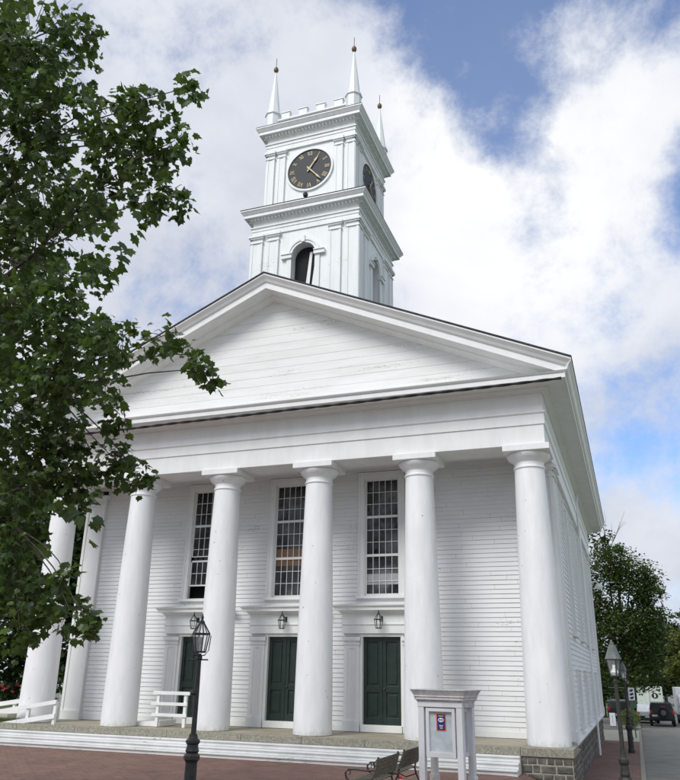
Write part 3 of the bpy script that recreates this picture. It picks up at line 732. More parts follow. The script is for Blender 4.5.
# ------------------------------------------------------------------ ramp railing & porch railing
r = empty('ramp_railing', (-16.2, -.75, 0), 'white board handrails of the sloping wheelchair ramp around the leftmost column', 'railing')
def P2(m, a, b, h, w, y):  # sloping board between (x,z) a,b ; height h, thickness w
    m.add([(a[0], y, a[1]), (b[0], y, b[1]), (b[0], y + w, b[1]), (a[0], y + w, a[1]), (a[0], y, a[1] + h), (b[0], y, b[1] + h), (b[0], y + w, b[1] + h), (a[0], y + w, a[1] + h)],
          [(0, 3, 2, 1), (4, 5, 6, 7), (0, 1, 5, 4), (1, 2, 6, 5), (2, 3, 7, 6), (3, 0, 4, 7)])
def rel(o): return Matrix.Translation(-Vector(o.location))
for (y, a, b) in ((-.80, (-21.5, -.42), (-15.0, .60)),):
    m = MB(); m.T = rel(r); P2(m, a, b, .12, .045, y - .05); m.build('hand_rail', M['white'], r)
    m = MB(); m.T = rel(r); P2(m, (a[0], a[1] - .42), (b[0] - .0, b[1] - .42), .14, .045, y - .05); m.build('lower_rail', M['white'], r)
    for x, zt in ((-19.9, -.1), (-18.0, .2), (-16.1, .43), (-15.06, .66)):
        m = MB(); m.T = rel(r); m.box(x - .05, x + .05, y, y + .09, -.0 if x > -24 else -.3, zt); m.build('post', M['white'], r)
    m = MB(); m.T = rel(r); P2(m, (-21.5, -.02), (-16.1, .73), .14, .045, .62); m.build('hand_rail', M['white'], r)
    m = MB(); m.T = rel(r); P2(m, (-21.5, -.3), (-16.1, .40), .12, .045, .62); m.build('lower_rail', M['white'], r)
    for x, zt in ((-19.9, .3), (-18.0, .55), (-16.15, .82)):
        m = MB(); m.T = rel(r); m.box(x - .05, x + .05, .665, .755, 0, zt); m.build('post', M['white'], r)
    m = MB(); m.T = rel(r); m.prism([(-21.5, 0.0), (-17.15, 0.0), (-17.15, .22), (-21.5, .03)], -.5, .62, 'Y'); m.build('ramp_deck', M['concrete'], r)
r = empty('porch_railing', (-11.4, .2, 0), 'short white railing with two posts standing before the leftmost green door', 'railing')
for (a, b, z0, z1) in ((-12.1, -10.78, .93, 1.03), (-12.15, -10.85, .62, .71), (-12.1, -10.85, .30, .39)):
    m = MB(); m.T = rel(r); m.box(a, b, .13, .17, z0, z1); m.build('rail', M['white'], r, bevel=.004)
for x in (-11.93, -10.95):
    m = MB(); m.T = rel(r); m.box(x - .05, x + .05, .17, .26, 0, .99); m.build('post', M['white'], r, bevel=.005)
o = MB().prism([(-13.6, 0.0), (-11.85, 0.0), (-11.85, .17), (-13.6, .06)], .25, 1.2, 'Y').build('threshold_ramp', M['white'])
tag(o, 'low white wedge ramp on the porch floor leading to the short railing', 'ramp')

# ------------------------------------------------------------------ street lamps
def lamp_post(kind, label, x, y, zg, H, group):
    r = empty('street_lamp', (x, y, zg), label, 'street lamp', group)
    mat = M['iron'] if kind == 'black' else M['oldiron']
    hl = .62 if kind == 'black' else .74
    zt = H - hl; bs = .87 if kind == 'black' else 1.22; pr_ = .86 if kind == 'black' else .74; lw = 1.0 if kind == 'black' else .68
    m = MB()
    m.lathe([(.15, 0), (.15, .12), (.12, .16), (.115, .72), (.125, .76), (.16, .80), (.16, .87), (.13, .91), (.115, .93)], (0, 0, -.02), 8)
    for i_ in range(len(m.v)): m.v[i_] = (m.v[i_][0], m.v[i_][1], m.v[i_][2] * bs)
    k0 = len(m.v)
    m.lathe([(.11, .90), (.135, .95), (.12, 1.0), (.11, 1.08), (.14, 1.12), (.14, 1.17), (.10, 1.2), (.085, 1.25), (.08, 1.3)], n=12)
    for i_ in range(k0, len(m.v)): m.v[i_] = (m.v[i_][0] * (1 if kind == 'black' else .72), m.v[i_][1] * (1 if kind == 'black' else .72), m.v[i_][2] * bs)
    m.build('base', mat, r)
    m = MB(); m.lathe([(r_ * pr_, z_) for r_, z_ in ((.062, 1.05), (.058, 2.0), (.05, zt - .14), (.05, zt - .12), (.068, zt - .1), (.068, zt - .06), (.045, zt - .04), (.045, zt))], n=14); m.build('pole', mat, r, smooth=True)
    m = MB()
    if kind == 'black':
        m.tube([(-.24, 0, zt - .12), (.2, 0, zt - .12)], .016, 6); m.lathe([(.02, 0), (.03, .02), (.02, .04)], (-.25, 0, zt - .14), 8)
        m.lathe([(.05, 0), (.07, .03), (.055, .08), (.03, .1)], (-.06, -.03, 1.85), 8)
    else:
        m.tube([(-.16, 0, zt - .2), (.16, 0, zt - .2)], .014, 6)
    m.build('ladder_bar', mat, r)
    fr = MB(); gl = MB()
    if kind == 'black':
        lantern_geo(fr, gl, 0, 0, zt + .03, .98, 6)
        for i in range(2):
            sx = -1 + 2 * i; fr.tube([(0, 0, zt - .05), (sx * .12, 0, zt - .03), (sx * .2, 0, zt + .06), (sx * .235, 0, zt + .35)], .011, 4)
        lf = fr.build('lantern', mat, r); gl.build('lantern_glass', M['glass'], lf)
        m = MB(); m.lathe([(.03, 0), (.03, .16), (.05, .2), (.05, .26), (.02, .3)], (0, 0, zt + .03), 8); m.build('burner', M['curtain'], lf)
    else:
        n = 4; a0 = radians(20)
        pt = lambda rr, i, z: (lw * rr * cos(a0 + pi / 2 * i), lw * rr * sin(a0 + pi / 2 * i), z)
        for i in range(4):
            a, b = pt(.13, i, zt + .02), pt(.215, i, zt + .36); a2, b2 = pt(.13, i + 1, zt + .02), pt(.215, i + 1, zt + .36)
            fr.tube([a, b], .013, 4); fr.tube([a, a2], .015, 4); fr.tube([b, b2], .015, 4); gl.add([a, a2, b2, b], [(0, 1, 2, 3)])
        vs = [pt(.26, i, zt + .36) for i in range(4)] + [pt(.12, i, zt + .60) for i in range(4)] + [pt(.07, i, zt + .66) for i in range(4)]
        ro = MB(); ro.add(vs, [(0, 1, 2, 3)] + [(i, (i + 1) % 4, 4 + (i + 1) % 4, 4 + i) for i in range(4)] + [(4 + i, 4 + (i + 1) % 4, 8 + (i + 1) % 4, 8 + i) for i in range(4)] + [(8, 9, 10, 11)])
        ro.lathe([(.04, 0), (.05, .02), (.02, .05), (.008, .1)], (0, 0, zt + .65), 8)
        lf = fr.build('lantern', mat, r); gl.build('lantern_glass', M['glass'], lf); ro.build('lantern_cap', M['kioskgrey'], lf)
        m = MB(); m.lathe([(.06, 0), (.09, .05), (.04, .12), (.03, .2)], (0, 0, zt + .05), 8); m.build('burner', M['plastic'], lf)
    return r
M['kioskgrey'] = noisy('lead_grey', (.10, .115, .11), (.17, .19, .18), 8, .6)
lamp_post('black', 'black iron gas-style lamp post on the brick plaza in front of the church columns', -6.11, -7.51, gz(-6.1, -7.5), 2.6 - gz(-6.1, -7.5), None)
lamp_post('old', 'tallest-looking grey iron street lamp nearest the camera on the brick sidewalk', 1.86, -4.24, gz(1.86, -4.24), 2.4 - gz(1.86, -4.24), 'street lamps along the side street kerb')
lamp_post('old', 'second grey iron street lamp along the sidewalk, just behind the nearest one', 1.78, 15.6, gz(1.78, 15.6), 3.66, 'street lamps along the side street kerb')
lamp_post('old', 'farthest small grey street lamp on the sidewalk just before the parking sign post', 1.68, 25.5, gz(1.68, 25.5), 3.66, 'street lamps along the side street kerb')

# ------------------------------------------------------------------ notice board kiosk
KX, KY = -1.60, -4.80; KG = gz(KX, KY)
k = empty('notice_board', (KX, KY, KG), 'white wooden notice board cabinet on four legs with moulded top and a blue poster', 'notice board', rz=radians(-9))
T = 1.36 - KG; w, d = .425, .31
for sx in (-1, 1):
    for sy in (-1, 1):
        x, y = sx * w, sy * d; m = MB(); m.box(x - .065, x + .065, y - .065, y + .065, .0, T - .34)
        if sy > 0: m.box(x - .085, x + .085, y - .085, y + .085, 0, .3)
        m.build('leg', M['kiosk'], k, bevel=.006)
m = MB(); zb_ = T - 1.27; m.box(-w + .068, w - .068, -d + .02, d - .02, zb_, T - .34)
m.build('cabinet', M['panel'], k)
m = MB(); fw = .07
for (a, b, c, e) in ((-w + .1, -w + .1 + fw, zb_ - .03, T - .36), (w - .1 - fw, w - .1, zb_ - .03, T - .36), (-w + .1 + fw, w - .1 - fw, T - .43, T - .361), (-w + .1 + fw, w - .1 - fw, zb_ - .029, zb_ + .07)):
    m.box(a, b, -d - .05, -d + .025, c, e)
m.box(w - .2, w - .18, -d - .06, -d - .05, T - .95, T - .9)
m.build('cabinet_door', M['kiosk'], k, bevel=.004)
m = MB()
for (a, b, c, e) in ((-d + .066, -d + .12, zb_ - .02, T - .36), (d - .12, d - .066, zb_ - .02, T - .36), (-d + .12, d - .12, T - .43, T - .361), (-d + .12, d - .12, zb_ - .019, zb_ + .06)):
    m.box(w - .07, w - .03, a, b, c, e); m.box(-w + .03, -w + .07, a, b, c, e)
m.box(w - .068, w - .045, -.09, .09, zb_ + .1, zb_ + .28)
m.build('side_frame', M['kiosk'], k)
m = MB(); hw_, hd_ = w + .07, d + .07
m.mould([(-.3, T - .345), (.0, T - .345), (.0, T - .24), (.02, T - .235), (.02, T - .21), (.05, T - .20), (.05, T - .15), (.075, T - .14), (.06, T - .12), (.07, T - .10), (.115, T - .02), (.125, T - .015), (.125, T), (-.3, T + .01)],
        [(-hw_, -hd_), (hw_, -hd_), (hw_, hd_), (-hw_, hd_)], True)
m.box(-hw_ + .02, hw_ - .02, -hd_ + .02, hd_ - .02, T - .33, T - .005); ko = m.build('top_cornice', M['kiosktop'], k)
m = MB()
for i in range(26):
    x = -hw_ + .02 + (2 * hw_ - .04) * i / 25; m.box(x - .011, x + .011, -hd_ - .065, -hd_ - .04, T - .20, T - .165)
m.build('dentils', M['kiosk'], ko)
m = MB(); m.box(-hw_ - .005, hw_ + .005, -hd_ - .005, -hd_ + .02, T - .34, T - .245); m.build('frieze', M['kiosk'], ko)
# poster
yp = -d + .012; p0 = (-.11, .10); z1p = T - .47; z0p = z1p - .33
m = MB(); m.box(p0[0], p0[1], yp, yp + .005, z0p, z1p); po = m.build('poster', M['orange'], k)
m = MB(); m.box(p0[0] + .02, p0[1] - .02, yp - .004, yp - .001, z0p + .02, z1p - .02); m.build('poster_field', M['blue'], po)
m = MB(); cz = z1p - .12
m.add([(-.005 + .062 * cos(2 * pi * i / 20), yp - .006, cz + .042 * sin(2 * pi * i / 20)) for i in range(20)], [list(range(20))])
for (a, b, z) in ((-.06, .05, z1p - .05), (-.05, .045, z0p + .10), (-.04, .035, z0p + .075), (-.03, .03, z0p + .045)):
    m.add([(a, yp - .006, z), (b, yp - .006, z), (b, yp - .006, z + .010), (a, yp - .006, z + .010)], [(0, 1, 2, 3)])
m.build('poster_print', M['paper'], po)
m = MB()
for (a, b) in ((-.045, -.02), (-.01, .006), (.016, .038)): m.add([(a, yp - .0075, cz - .018), (b, yp - .0075, cz - .018), (b, yp - .0075, cz + .018), (a, yp - .0075, cz + .018)], [(0, 1, 2, 3)])
m.build('poster_emblem', M['blue'], po)

# ------------------------------------------------------------------ benches (length along local y, seat to -x)
def bench(label, x, y, rz):
    g = gz(x, y); b = empty('park_bench', (x, y, g), label, 'bench', 'slatted park benches by the notice board', rz)
    L = 1.5
    b.scale = (1, 1, .88)
    m = MB()
    for i in range(5):
        z = .50 + i * .078; xo = .02 + (z - .45) * .26
        m.add([(xo, -L / 2, z), (xo + .028, -L / 2, z), (xo + .028, L / 2, z), (xo, L / 2, z), (xo + .018, -L / 2, z + .074), (xo + .046, -L / 2, z + .074), (xo + .046, L / 2, z + .074), (xo + .018, L / 2, z + .074)],
              [(0, 3, 2, 1), (4, 5, 6, 7), (0, 1, 5, 4), (1, 2, 6, 5), (2, 3, 7, 6), (3, 0, 4, 7)])
    m.build('backrest', M['wood'], b, bevel=.004)
    m = MB()
    for i in range(6): xx = -.42 + i * .075; m.box(xx, xx + .062, -L / 2, L / 2, .42 - .004 * i, .445 - .004 * i)
    m.build('seat', M['wood'], b, bevel=.004)
    for sy in (-1, 1):
        y0 = sy * (L / 2 - .08); m = MB()
        m.tube([(.20, y0, .015), (.10, y0, .10), (.03, y0, .25), (.0, y0, .40), (.05, y0, .6), (.145, y0, .92)], .019, 6)
        m.tube([(-.46, y0, .015), (-.42, y0, .12), (-.36, y0, .24), (-.38, y0, .40)], .019, 6)
        m.tube([(-.42, y0, .41), (-.2, y0, .39), (.01, y0, .39)], .018, 6)
        m.tube([(-.36, y0, .24), (-.2, y0, .16), (.03, y0, .25)], .014, 6)
        m.tube([(-.40, y0, .40), (-.50, y0, .48), (-.52, y0, .58), (-.46, y0, .65), (-.3, y0, .66), (-.1, y0, .64), (.07, y0, .66)], .019, 6)
        m.tube([(-.46, y0, .65), (-.41, y0, .60), (-.44, y0, .55)], .013, 6)
        m.build('end_frame', M['iron'], b, smooth=True)
    return b
bench('weathered slatted bench with curled iron armrest, nearer the camera', -2.62, -6.15, 0)
bench('weathered slatted bench beside the notice board, nearer the church steps', -2.55, -4.58, 0)
# jug
JX, JY = -2.7, -6.55
JX, JY = -2.33, -5.85
j = empty('plastic_jug', (JX, JY, gz(JX, JY)), 'white plastic jug with red cap standing by the bench', 'jug')
MB().lathe([(.085, 0), (.10, .02), (.10, .20), (.09, .26), (.04, .32), (.026, .35)], n=20).build('jug_body', M['plastic'], j, smooth=True)
MB().lathe([(.034, .34), (.034, .385), (.026, .39)], n=14).build('cap', M['red'], j, smooth=True)

# ------------------------------------------------------------------ signs
g = gz(1.8, 27); s = empty('parking_sign', (1.95, 27, g), 'white street sign with black symbols on a green metal post', 'sign')
MB().tube([(0, 0, 0), (0, 0, 2.55)], .035, 8).build('post', M['greenpost'], s)
m = MB(); m.box(-.17, .17, -.06, -.04, 1.95, 2.62); pl = m.build('sign_plate', M['paper'], s, bevel=.004)
m = MB()
for z in (2.42, 2.22, 2.03):
    m.add([(-.1, -.064, z), (.02, -.064, z), (.1, -.064, z + .05), (.1, -.064, z + .13), (-.02, -.064, z + .11), (-.1, -.064, z + .05)], [(0, 1, 2, 3, 4, 5)])
m.build('sign_symbols', M['signblack'], pl)
m = MB(); m.box(-.14, .22, -.055, -.03, 1.55, 1.9); m.build('lower_plate', M['greenpost'], s)
g = gz(.45, 40); s = empty('sandwich_board', (.42, 40.0, g), 'small white placard with dark lettering standing before the parked dark SUV', 'sign')
m = MB(); m.box(-.2, .2, -.03, .0, .1, .95); pl = m.build('placard', M['paper'], s, bevel=.005)
m = MB(); m.box(-.19, -.15, .001, .03, 0, .9); m.box(.15, .19, .001, .03, 0, .9); m.tube([(0, .02, .8), (0, .35, 0)], .02, 4); m.build('stand', M['signblack'], s)
m = MB()
for i, (a, b) in enumerate(((-.03, .03), (-.02, .02), (-.035, .035), (-.02, .03))): z = .72 - i * .13; m.box(a, b, -.034, -.0305, z, z + .05)
m.build('lettering', M['signblack'], pl)

# ------------------------------------------------------------------ vehicles (rear to -y)
def wheel(parent, x, y, r, w=.2):
    m = MB(); prof = [(r * .6, -w / 2), (r * .92, -w / 2), (r, -w * .3), (r, w * .3), (r * .92, w / 2), (r * .6, w / 2)]
    m.lathe(prof, n=20); o = m.build('wheel', M['tyre'], parent, loc=(x, y, r), smooth=True); o.rotation_euler = (0, radians(90), 0)
    m = MB(); m.lathe([(.02, -w * .42), (r * .6, -w * .46), (r * .6, w * .46), (.02, w * .42)], n=16); m.build('rim', M['rim'], o)
def car(name, label, cat, loc, rz, W, side, glassbands, paint_, r=.34, wy=(.8, 3.4), lights=(.55, .95), spare=False, rear_glass=None, group=None):
    e = empty(name, loc, label, cat, group, rz)
    m = MB(); n = len(side); h = W / 2
    maxz = max(p[1] for p in side)
    ins = lambda z: h - (max(0, z - maxz * .55) / (maxz * .45)) * .16
    vs = [(-ins(z), y, z) for y, z in side] + [(ins(z), y, z) for y, z in side]
    m.add(vs, [list(range(n)), list(range(n, 2 * n))[::-1]] + [(i, n + i, n + (i + 1) % n, (i + 1) % n) for i in range(n)])
    b = m.build('body', paint_, e, bevel=.05)
    m = MB()
    for (y0, y1, z0, z1) in glassbands:
        for sx in (-1, 1):
            q = lambda z: sx * (ins(z) + .004)
            m.add([(q(z0), y0, z0), (q(z0), y1, z0), (q(z1), y1 - .12, z1), (q(z1), y0 + .1, z1)], [(0, 1, 2, 3)])
    m.build('side_window', M['carglass'], e)
    if rear_glass:
        (y0, z0, y1, z1) = rear_glass; a, c = ins(z0) - .12, ins(z1) - .1
        m = MB(); m.add([(-a, y0 - .012, z0), (a, y0 - .012, z0), (c, y1 - .012, z1), (-c, y1 - .012, z1)], [(0, 1, 2, 3)]); m.build('rear_window', M['carglass'], e)
    for sx in (-1, 1):
        m = MB(); m.box(sx * (h - .13) - .09, sx * (h - .13) + .09, -.03, .06, lights[0], lights[1]); o = m.build('tail_light', M['red'], e, bevel=.01)
        for y in wy: wheel(e, sx * (h - .08), y, r)
    m = MB(); m.box(-h + .05, h - .05, -.1, .08, .42, .6); m.build('bumper', M['tyre'], e, bevel=.02)
    m = MB(); m.box(-.26, .26, -.115, -.1, .46, .58) if not spare else m.box(-.75, -.35, -.03, -.01, .72, .86); m.build('number_plate', M['paper'], e)
    return e
jx, jy = 3.95, 48.0
e = car('off_road_car', 'black boxy off-road car with tailgate spare wheel, stopped in the road', 'car', (jx, jy, gz(2, jy) - .13), 0, 1.85,
        [(0, .45), (0, 1.12), (.12, 1.72), (2.5, 1.76), (2.9, 1.2), (4.1, 1.12), (4.15, .5), (3.9, .4), (.3, .4)], [(.3, 1.2, 1.18, 1.62), (1.3, 2.1, 1.18, 1.62), (2.15, 2.75, 1.18, 1.6)], M['carblack'], .4, (.75, 3.3), (.95, 1.15), True, (0.02, 1.18, .1, 1.62))
m = MB(); m.lathe([(.1, -.12), (.36, -.12), (.4, -.06), (.4, .06), (.3, .1), (.05, .1)], n=24); o = m.build('spare_wheel', M['tyre'], e, loc=(.1, -.2, 1.02), smooth=True); o.rotation_euler = (radians(90), 0, 0)
MB().lathe([(.02, 0), (.2, 0), (.2, .02), (.02, .03)], n=16).build('wheel_cover', M['kioskgrey'], o, loc=(0, 0, .1))
MB().box(-.06, .26, -.34, -.3, 1.42, 1.5).build('brake_light', M['red'], e)
car('dark_suv', 'dark slate SUV with red tail lights parked in the drive behind the church', 'car', (.62, 52.5, gz(2, 52.5)), radians(-8), 1.9,
    [(0, .45), (-.02, 1.0), (.16, 1.62), (.6, 1.74), (2.6, 1.7), (3.5, 1.1), (4.5, .95), (4.6, .5), (4.3, .35), (.3, .35)], [(.6, 1.5, 1.05, 1.55), (1.6, 2.4, 1.05, 1.58), (2.45, 3.2, 1.05, 1.5)], M['carblue'], .36, (.9, 3.7), (.85, 1.12), False, (.0, 1.05, .13, 1.55))
car('white_car', 'white car with a glowing tail light partly hidden left of the black off-road car', 'car', (2.95, 53.5, gz(2, 53.5) - .13), radians(3), 1.8,
    [(0, .45), (-.02, .95), (.3, 1.02), (1.0, 1.45), (2.3, 1.47), (3.3, 1.0), (4.3, .85), (4.4, .5), (4.2, .35), (.3, .35)], [(.8, 1.7, .98, 1.36), (1.8, 2.8, .98, 1.36)], M['carwhite'], .33, (.85, 3.5), (.7, .9), False, (.32, 1.02, .95, 1.4))
# delivery truck
def truck(label, loc, rz, emblem):
    e = empty('box_truck', loc, label, 'truck', None, rz)
    m = MB(); m.box(-1.15, 1.15, 0, 4.8, .85, 3.0); b = m.build('cargo_box', M['truckgreen'] if emblem else M['carwhite'], e, bevel=.05)
    m = MB(); m.prism([(4.85, .5), (6.6, .5), (6.65, 1.3), (6.1, 2.3), (4.85, 2.4)], -1.0, 1.0, 'X'); m.build('cab', M['carwhite'], e, bevel=.06)
    m = MB(); 
    for sx in (-1, 1): m.add([(sx * 1.006, 5.1, 1.4), (sx * 1.006, 6.3, 1.4), (sx * 1.006, 5.95, 2.15), (sx * 1.006, 5.1, 2.2)], [(0, 1, 2, 3)])
    m.add([(-.85, 6.66, 1.4), (.85, 6.66, 1.4), (.8, 6.17, 2.22), (-.8, 6.17, 2.22)], [(0, 1, 2, 3)])
    m.build('cab_window', M['win'], e)
    MB().box(-1.05, 1.05, .05, 6.2, .45, .84).build('chassis', M['tyre'], e)
    for sx in (-1, 1):
        for y in (1.2, 5.6): wheel(e, sx * .95, y, .42, .26)
        MB().box(sx * .95 - .08, sx * .95 + .08, -.03, .04, .6, .78).build('tail_light', M['red'], e)
    m = MB(); m.box(-.02, .02, -.015, 0.0, .95, 2.7); m.box(-1.0, 1.0, -.012, 0.0, 2.66, 2.7); m.build('rear_door_seam', M['kioskgrey'], e)
    if emblem:
        m = MB(); m.add([(.45 + .3 * cos(2 * pi * i / 20), -.02, 2.2 + .25 * sin(2 * pi * i / 20)) for i in range(20)], [list(range(20))[::1]])
        m.box(.82, 1.0, -.02, -.005, 2.3, 2.42); em = m.build('round_emblem', M['signblack'], b)
        m = MB(); m.add([(.38, -.026, 2.05), (.5, -.026, 2.05), (.53, -.026, 2.2), (.47, -.026, 2.36), (.36, -.026, 2.3), (.42, -.026, 2.2)], [(0, 1, 2, 3, 4, 5)]); m.build('emblem_figure', M['paper'], em)
    return e
truck('pale green box truck with round black emblem on its back, ahead of the off-road car', (3.35, 60, gz(2, 60) - .13), 0, True)
truck('white box truck facing the camera at the right edge of the road', (6.45, 57.5, gz(2, 57.5) - .13), radians(180), False)

# ------------------------------------------------------------------ foliage
def leafshape():
    a = [(0, 0), (.18, -.02), (.36, -.10), (.38, .10), (.62, .30), (.44, .42), (.46, .62), (.25, .60), (.12, .80), (0, 1.0)]
    return a + [(-x, y) for x, y in a[-2:0:-1]]
LS = leafshape()
def add_leaf(m, p, d, up, s):
    d = d.normalized(); r = d.cross(up)
    if r.length < .05: r = d.cross(Vector((1, 0, 0)))
    r.normalize(); nrm = r.cross(d)
    m.add([tuple(p + r * (x * s) + d * (y * s) + nrm * (-abs(x) * s * .28 - y * y * s * .12)) for x, y in LS], [list(range(len(LS)))])
def rv(): 
    while True:
        v = Vector((random.uniform(-1, 1), random.uniform(-1, 1), random.uniform(-1, 1)))
        if .01 < v.length < 1: return v
def limb(m, p0, p1, r0, r1, wob=.12, n=6, segs=7):
    p0, p1 = Vector(p0), Vector(p1); L = (p1 - p0).length; pts = []; rr = []
    o = rv() * wob * L; o2 = rv() * wob * L * .5
    for i in range(segs + 1):
        t = i / segs; pts.append(p0.lerp(p1, t) + o * sin(pi * t) + o2 * sin(2 * pi * t) + Vector((0, 0, .06 * L * sin(pi * t)))); rr.append(r0 + (r1 - r0) * t)
    m.tube(pts, rr, n); return pts
# near maple: foliage masses reaching in from the left
BL = [(-3.92, -16.55, 8.89, 0.93), (-5.54, -16.47, 9.17, 1.46), (-3.08, -16.72, 8.67, 0.35), (-3.47, -16.32, 7.88, 0.66), (-4.63, -16.04, 7.81, 1.02), (-2.7, -16.34, 7.51, 0.55), (-2.09, -16.44, 7.46, 0.37), (-1.62, -16.5, 7.5, 0.24), (-2.3, -16.24, 7.06, 0.45), (-1.83, -16.28, 7.04, 0.26), (-2.14, -16.19, 6.53, 0.33), (-1.76, -16.21, 6.36, 0.23), (-3.06, -16.08, 6.81, 0.48), (-3.98, -15.81, 6.7, 0.61), (-5.6, -15.4, 6.44, 1.19), (-4.07, -15.64, 5.64, 0.66), (-3.26, -15.69, 5.37, 0.51), (-2.6, -15.77, 5.0, 0.36), (-1.99, -15.84, 4.93, 0.27), (-1.62, -15.82, 4.66, 0.22), (-1.46, -15.79, 4.46, 0.12), (-3.67, -15.43, 4.9, 0.53), (-2.95, -15.49, 4.61, 0.29), (-4.55, -15.22, 4.7, 0.73), (-5.93, -14.77, 4.58, 1.19), (-4.15, -14.73, 4.42, 0.37), (-3.73, -14.25, 4.2, 0.43), (-3.33, -14.24, 3.97, 0.27), (-4.12, -14.28, 3.89, 0.41), (-4.28, -14.96, 3.74, 0.6), (-4.85, -14.68, 3.1, 0.61), (-5.81, -14.42, 2.67, 1.02), (-3.98, -15.01, 2.45, 0.45), (-3.3, -15.13, 2.22, 0.28), (-3.07, -15.1, 2.1, 0.15), (-3.98, -15.07, 2.03, 0.28), (-3.45, -15.11, 2.62, 0.17), (-3.19, -14.85, 4.49, 0.24)]
BL += [(-4.45, -15.15, 3.25, .38), (-4.2, -15.2, 2.9, .3), (-4.67, -16.57, 8.8, 0.88), (-4.21, -16.2, 8.03, 0.75), (-5.21, -15.83, 7.32, 1.17), (-3.92, -15.99, 7.22, 0.73), (-4.51, -15.66, 6.4, 0.75), (-4.43, -15.35, 5.43, 0.74), (-3.51, -15.67, 5.94, 0.47), (-4.71, -14.78, 4.33, 0.76), (-3.97, -15.03, 4.76, 0.61), (-5.03, -14.62, 3.62, 0.69), (-4.19, -14.68, 3.99, 0.49), (-4.6, -14.62, 3.27, 0.33), (-4.63, -14.66, 2.68, 0.48), (-3.98, -14.75, 2.37, 0.34), (-3.49, -15.28, 5.26, 0.48), (-3.77, -16.49, 8.59, 0.61), (-2.68, -16.12, 7.25, 0.46)]
# the rest of the crown, outside the picture to the left
random.seed(21)
OUT = [(-8 + 2.2 * cos(a) * 1.3, -14.8 + 2.8 * sin(a), z, 1.5) for z in (4.5, 7.0, 9.4) for a in (1.2, 2.4, 3.6, 4.8)] + [(-8, -14.8, 11.5, 1.9), (-6.6, -15.5, 11.0, 1.5)]
gx, gy = -7.8, -14.6; g = gz(gx, gy)
tr = empty('maple_tree', (gx, gy, g), 'large leafy maple whose dark branches hang into the left of the picture', 'tree')
Tm = Matrix.Translation(Vector((-gx, -gy, -g)))
wood = MB(); lv = MB(); wood.T = Tm; lv.T = Tm
limb(wood, (gx, gy, g - .1), (gx + .1, gy, 5), .32, .22, .02, 10); limb(wood, (gx + .1, gy, 5), (gx, gy - .2, 10.5), .22, .07, .05, 8)
mains = []
for z0, tip in ((2.6, (-4.4, -15.0, 3.2)), (3.6, (-4.2, -15.0, 4.9)), (4.6, (-4.0, -15.8, 6.3)), (5.6, (-4.1, -16.1, 7.6)), (6.8, (-4.4, -16.4, 9.0))):
    mains.append(limb(wood, (gx + .05, gy, z0), tip, .075, .018, .05, 7, 9))
allm = [p for L in mains for p in L]
for bi, (x, y, z, r) in enumerate(BL + OUT):
    out = bi >= len(BL); c = Vector((x, y, z))
    if not out:
        near = min(allm, key=lambda p: (p - c).length + .6 * max(0, p.x - c.x)); limb(wood, near, c, .012, .005, .06, 5, 5)
    else: limb(wood, (gx, gy, min(z, 9.5)), c, .06, .02, .06, 5, 5)
    nt_ = int((16 if out else 112) * r ** 1.7) + (6 if r < .3 else 12)
    for t in range(nt_):
        d = rv(); d.normalize(); rad = r * random.uniform(.4, .95); e = c + Vector((d.x, d.y, d.z * .8)) * rad + Vector((0, 0, -.06))
        if t % 2 == 0 and not out: wood.tube([c + d * rad * .3, c.lerp(e, .6) + Vector((0, 0, .04)), e], [.006, .004, .002], 3)
        s0 = .24 if out else .093
        for q in range(random.randint(3, 6)):
            dd = rv() * .8 + d * .4 + Vector((0, 0, -.55)); up = (Vector((0, 0, 1)) + rv() * .75).normalized()
            add_leaf(lv, e + rv() * (.10 if not out else .3), dd, up, s0 * random.uniform(.5, 1.25))
wood.build('trunk', M['bark'], tr, smooth=True); lv.build('crown', M['maple'], tr)

def bgtree(label, x, y, zg, lobes, leaf, mat, ntips, seed, H, group='trees around the church', name='leafy_tree', trunk_r=.3, bare=None):
    random.seed(seed); e = empty(name, (x, y, zg), label, 'tree', group)
    T = Matrix.Translation(Vector((-x, -y, -zg))); w = MB(); l = MB(); w.T = T; l.T = T
    limb(w, (x, y, zg - .2), (x, y, zg + H * .7), trunk_r, trunk_r * .35, .02, 8)
    tot = sum(L[3] * L[4] * L[5] for L in lobes) ** 1.0
    for (cx, cy, cz, rx, ry, rz) in lobes:
        c = Vector((cx, cy, cz)); limb(w, (x, y, zg + max(H * .25, min(H * .65, (cz - zg) * .7))), c, trunk_r * .35, .04, .08, 5, 5)
        n = int(ntips * (rx * ry * rz) / tot)
        # sub-clumps for light and dark modelling
        subs = []
        for i in range(max(6, n // 26)):
            d = rv(); d.normalize(); subs.append(c + Vector((d.x * rx, d.y * ry, d.z * rz)) * random.uniform(.35, .95))
        for s in subs:
            sr = min(rx, rz) * random.uniform(.28, .5)
            for i in range(n // len(subs) + 1):
                v = rv(); p = s + Vector((v.x * sr * 1.15, v.y * sr * 1.15, v.z * sr * .7))
                up = (Vector((0, 0, 1)) + rv() * .9).normalized(); d = rv(); d.z *= .5; d.normalize(); r_ = d.cross(up)
                if r_.length < .1: continue
                r_.normalize(); z_ = leaf * random.uniform(.6, 1.25)
                l.add([tuple(p - d * z_ * .5), tuple(p + r_ * z_ * .38), tuple(p + d * z_ * .6), tuple(p - r_ * z_ * .34)], [(0, 1, 2, 3)])
    if bare:
        for (a, b) in bare:
            pts = limb(w, a, b, .05, .012, .1, 4, 5)
            for i in range(7):
                q = random.choice(pts[2:]); dd = (Vector(b) - Vector(a)).normalized() + rv() * .7; limb(w, q, q + dd * random.uniform(.7, 1.3), .018, .006, .1, 3, 3)
    w.build('trunk', M['bark'], e); l.build('crown', mat, e)
    return e
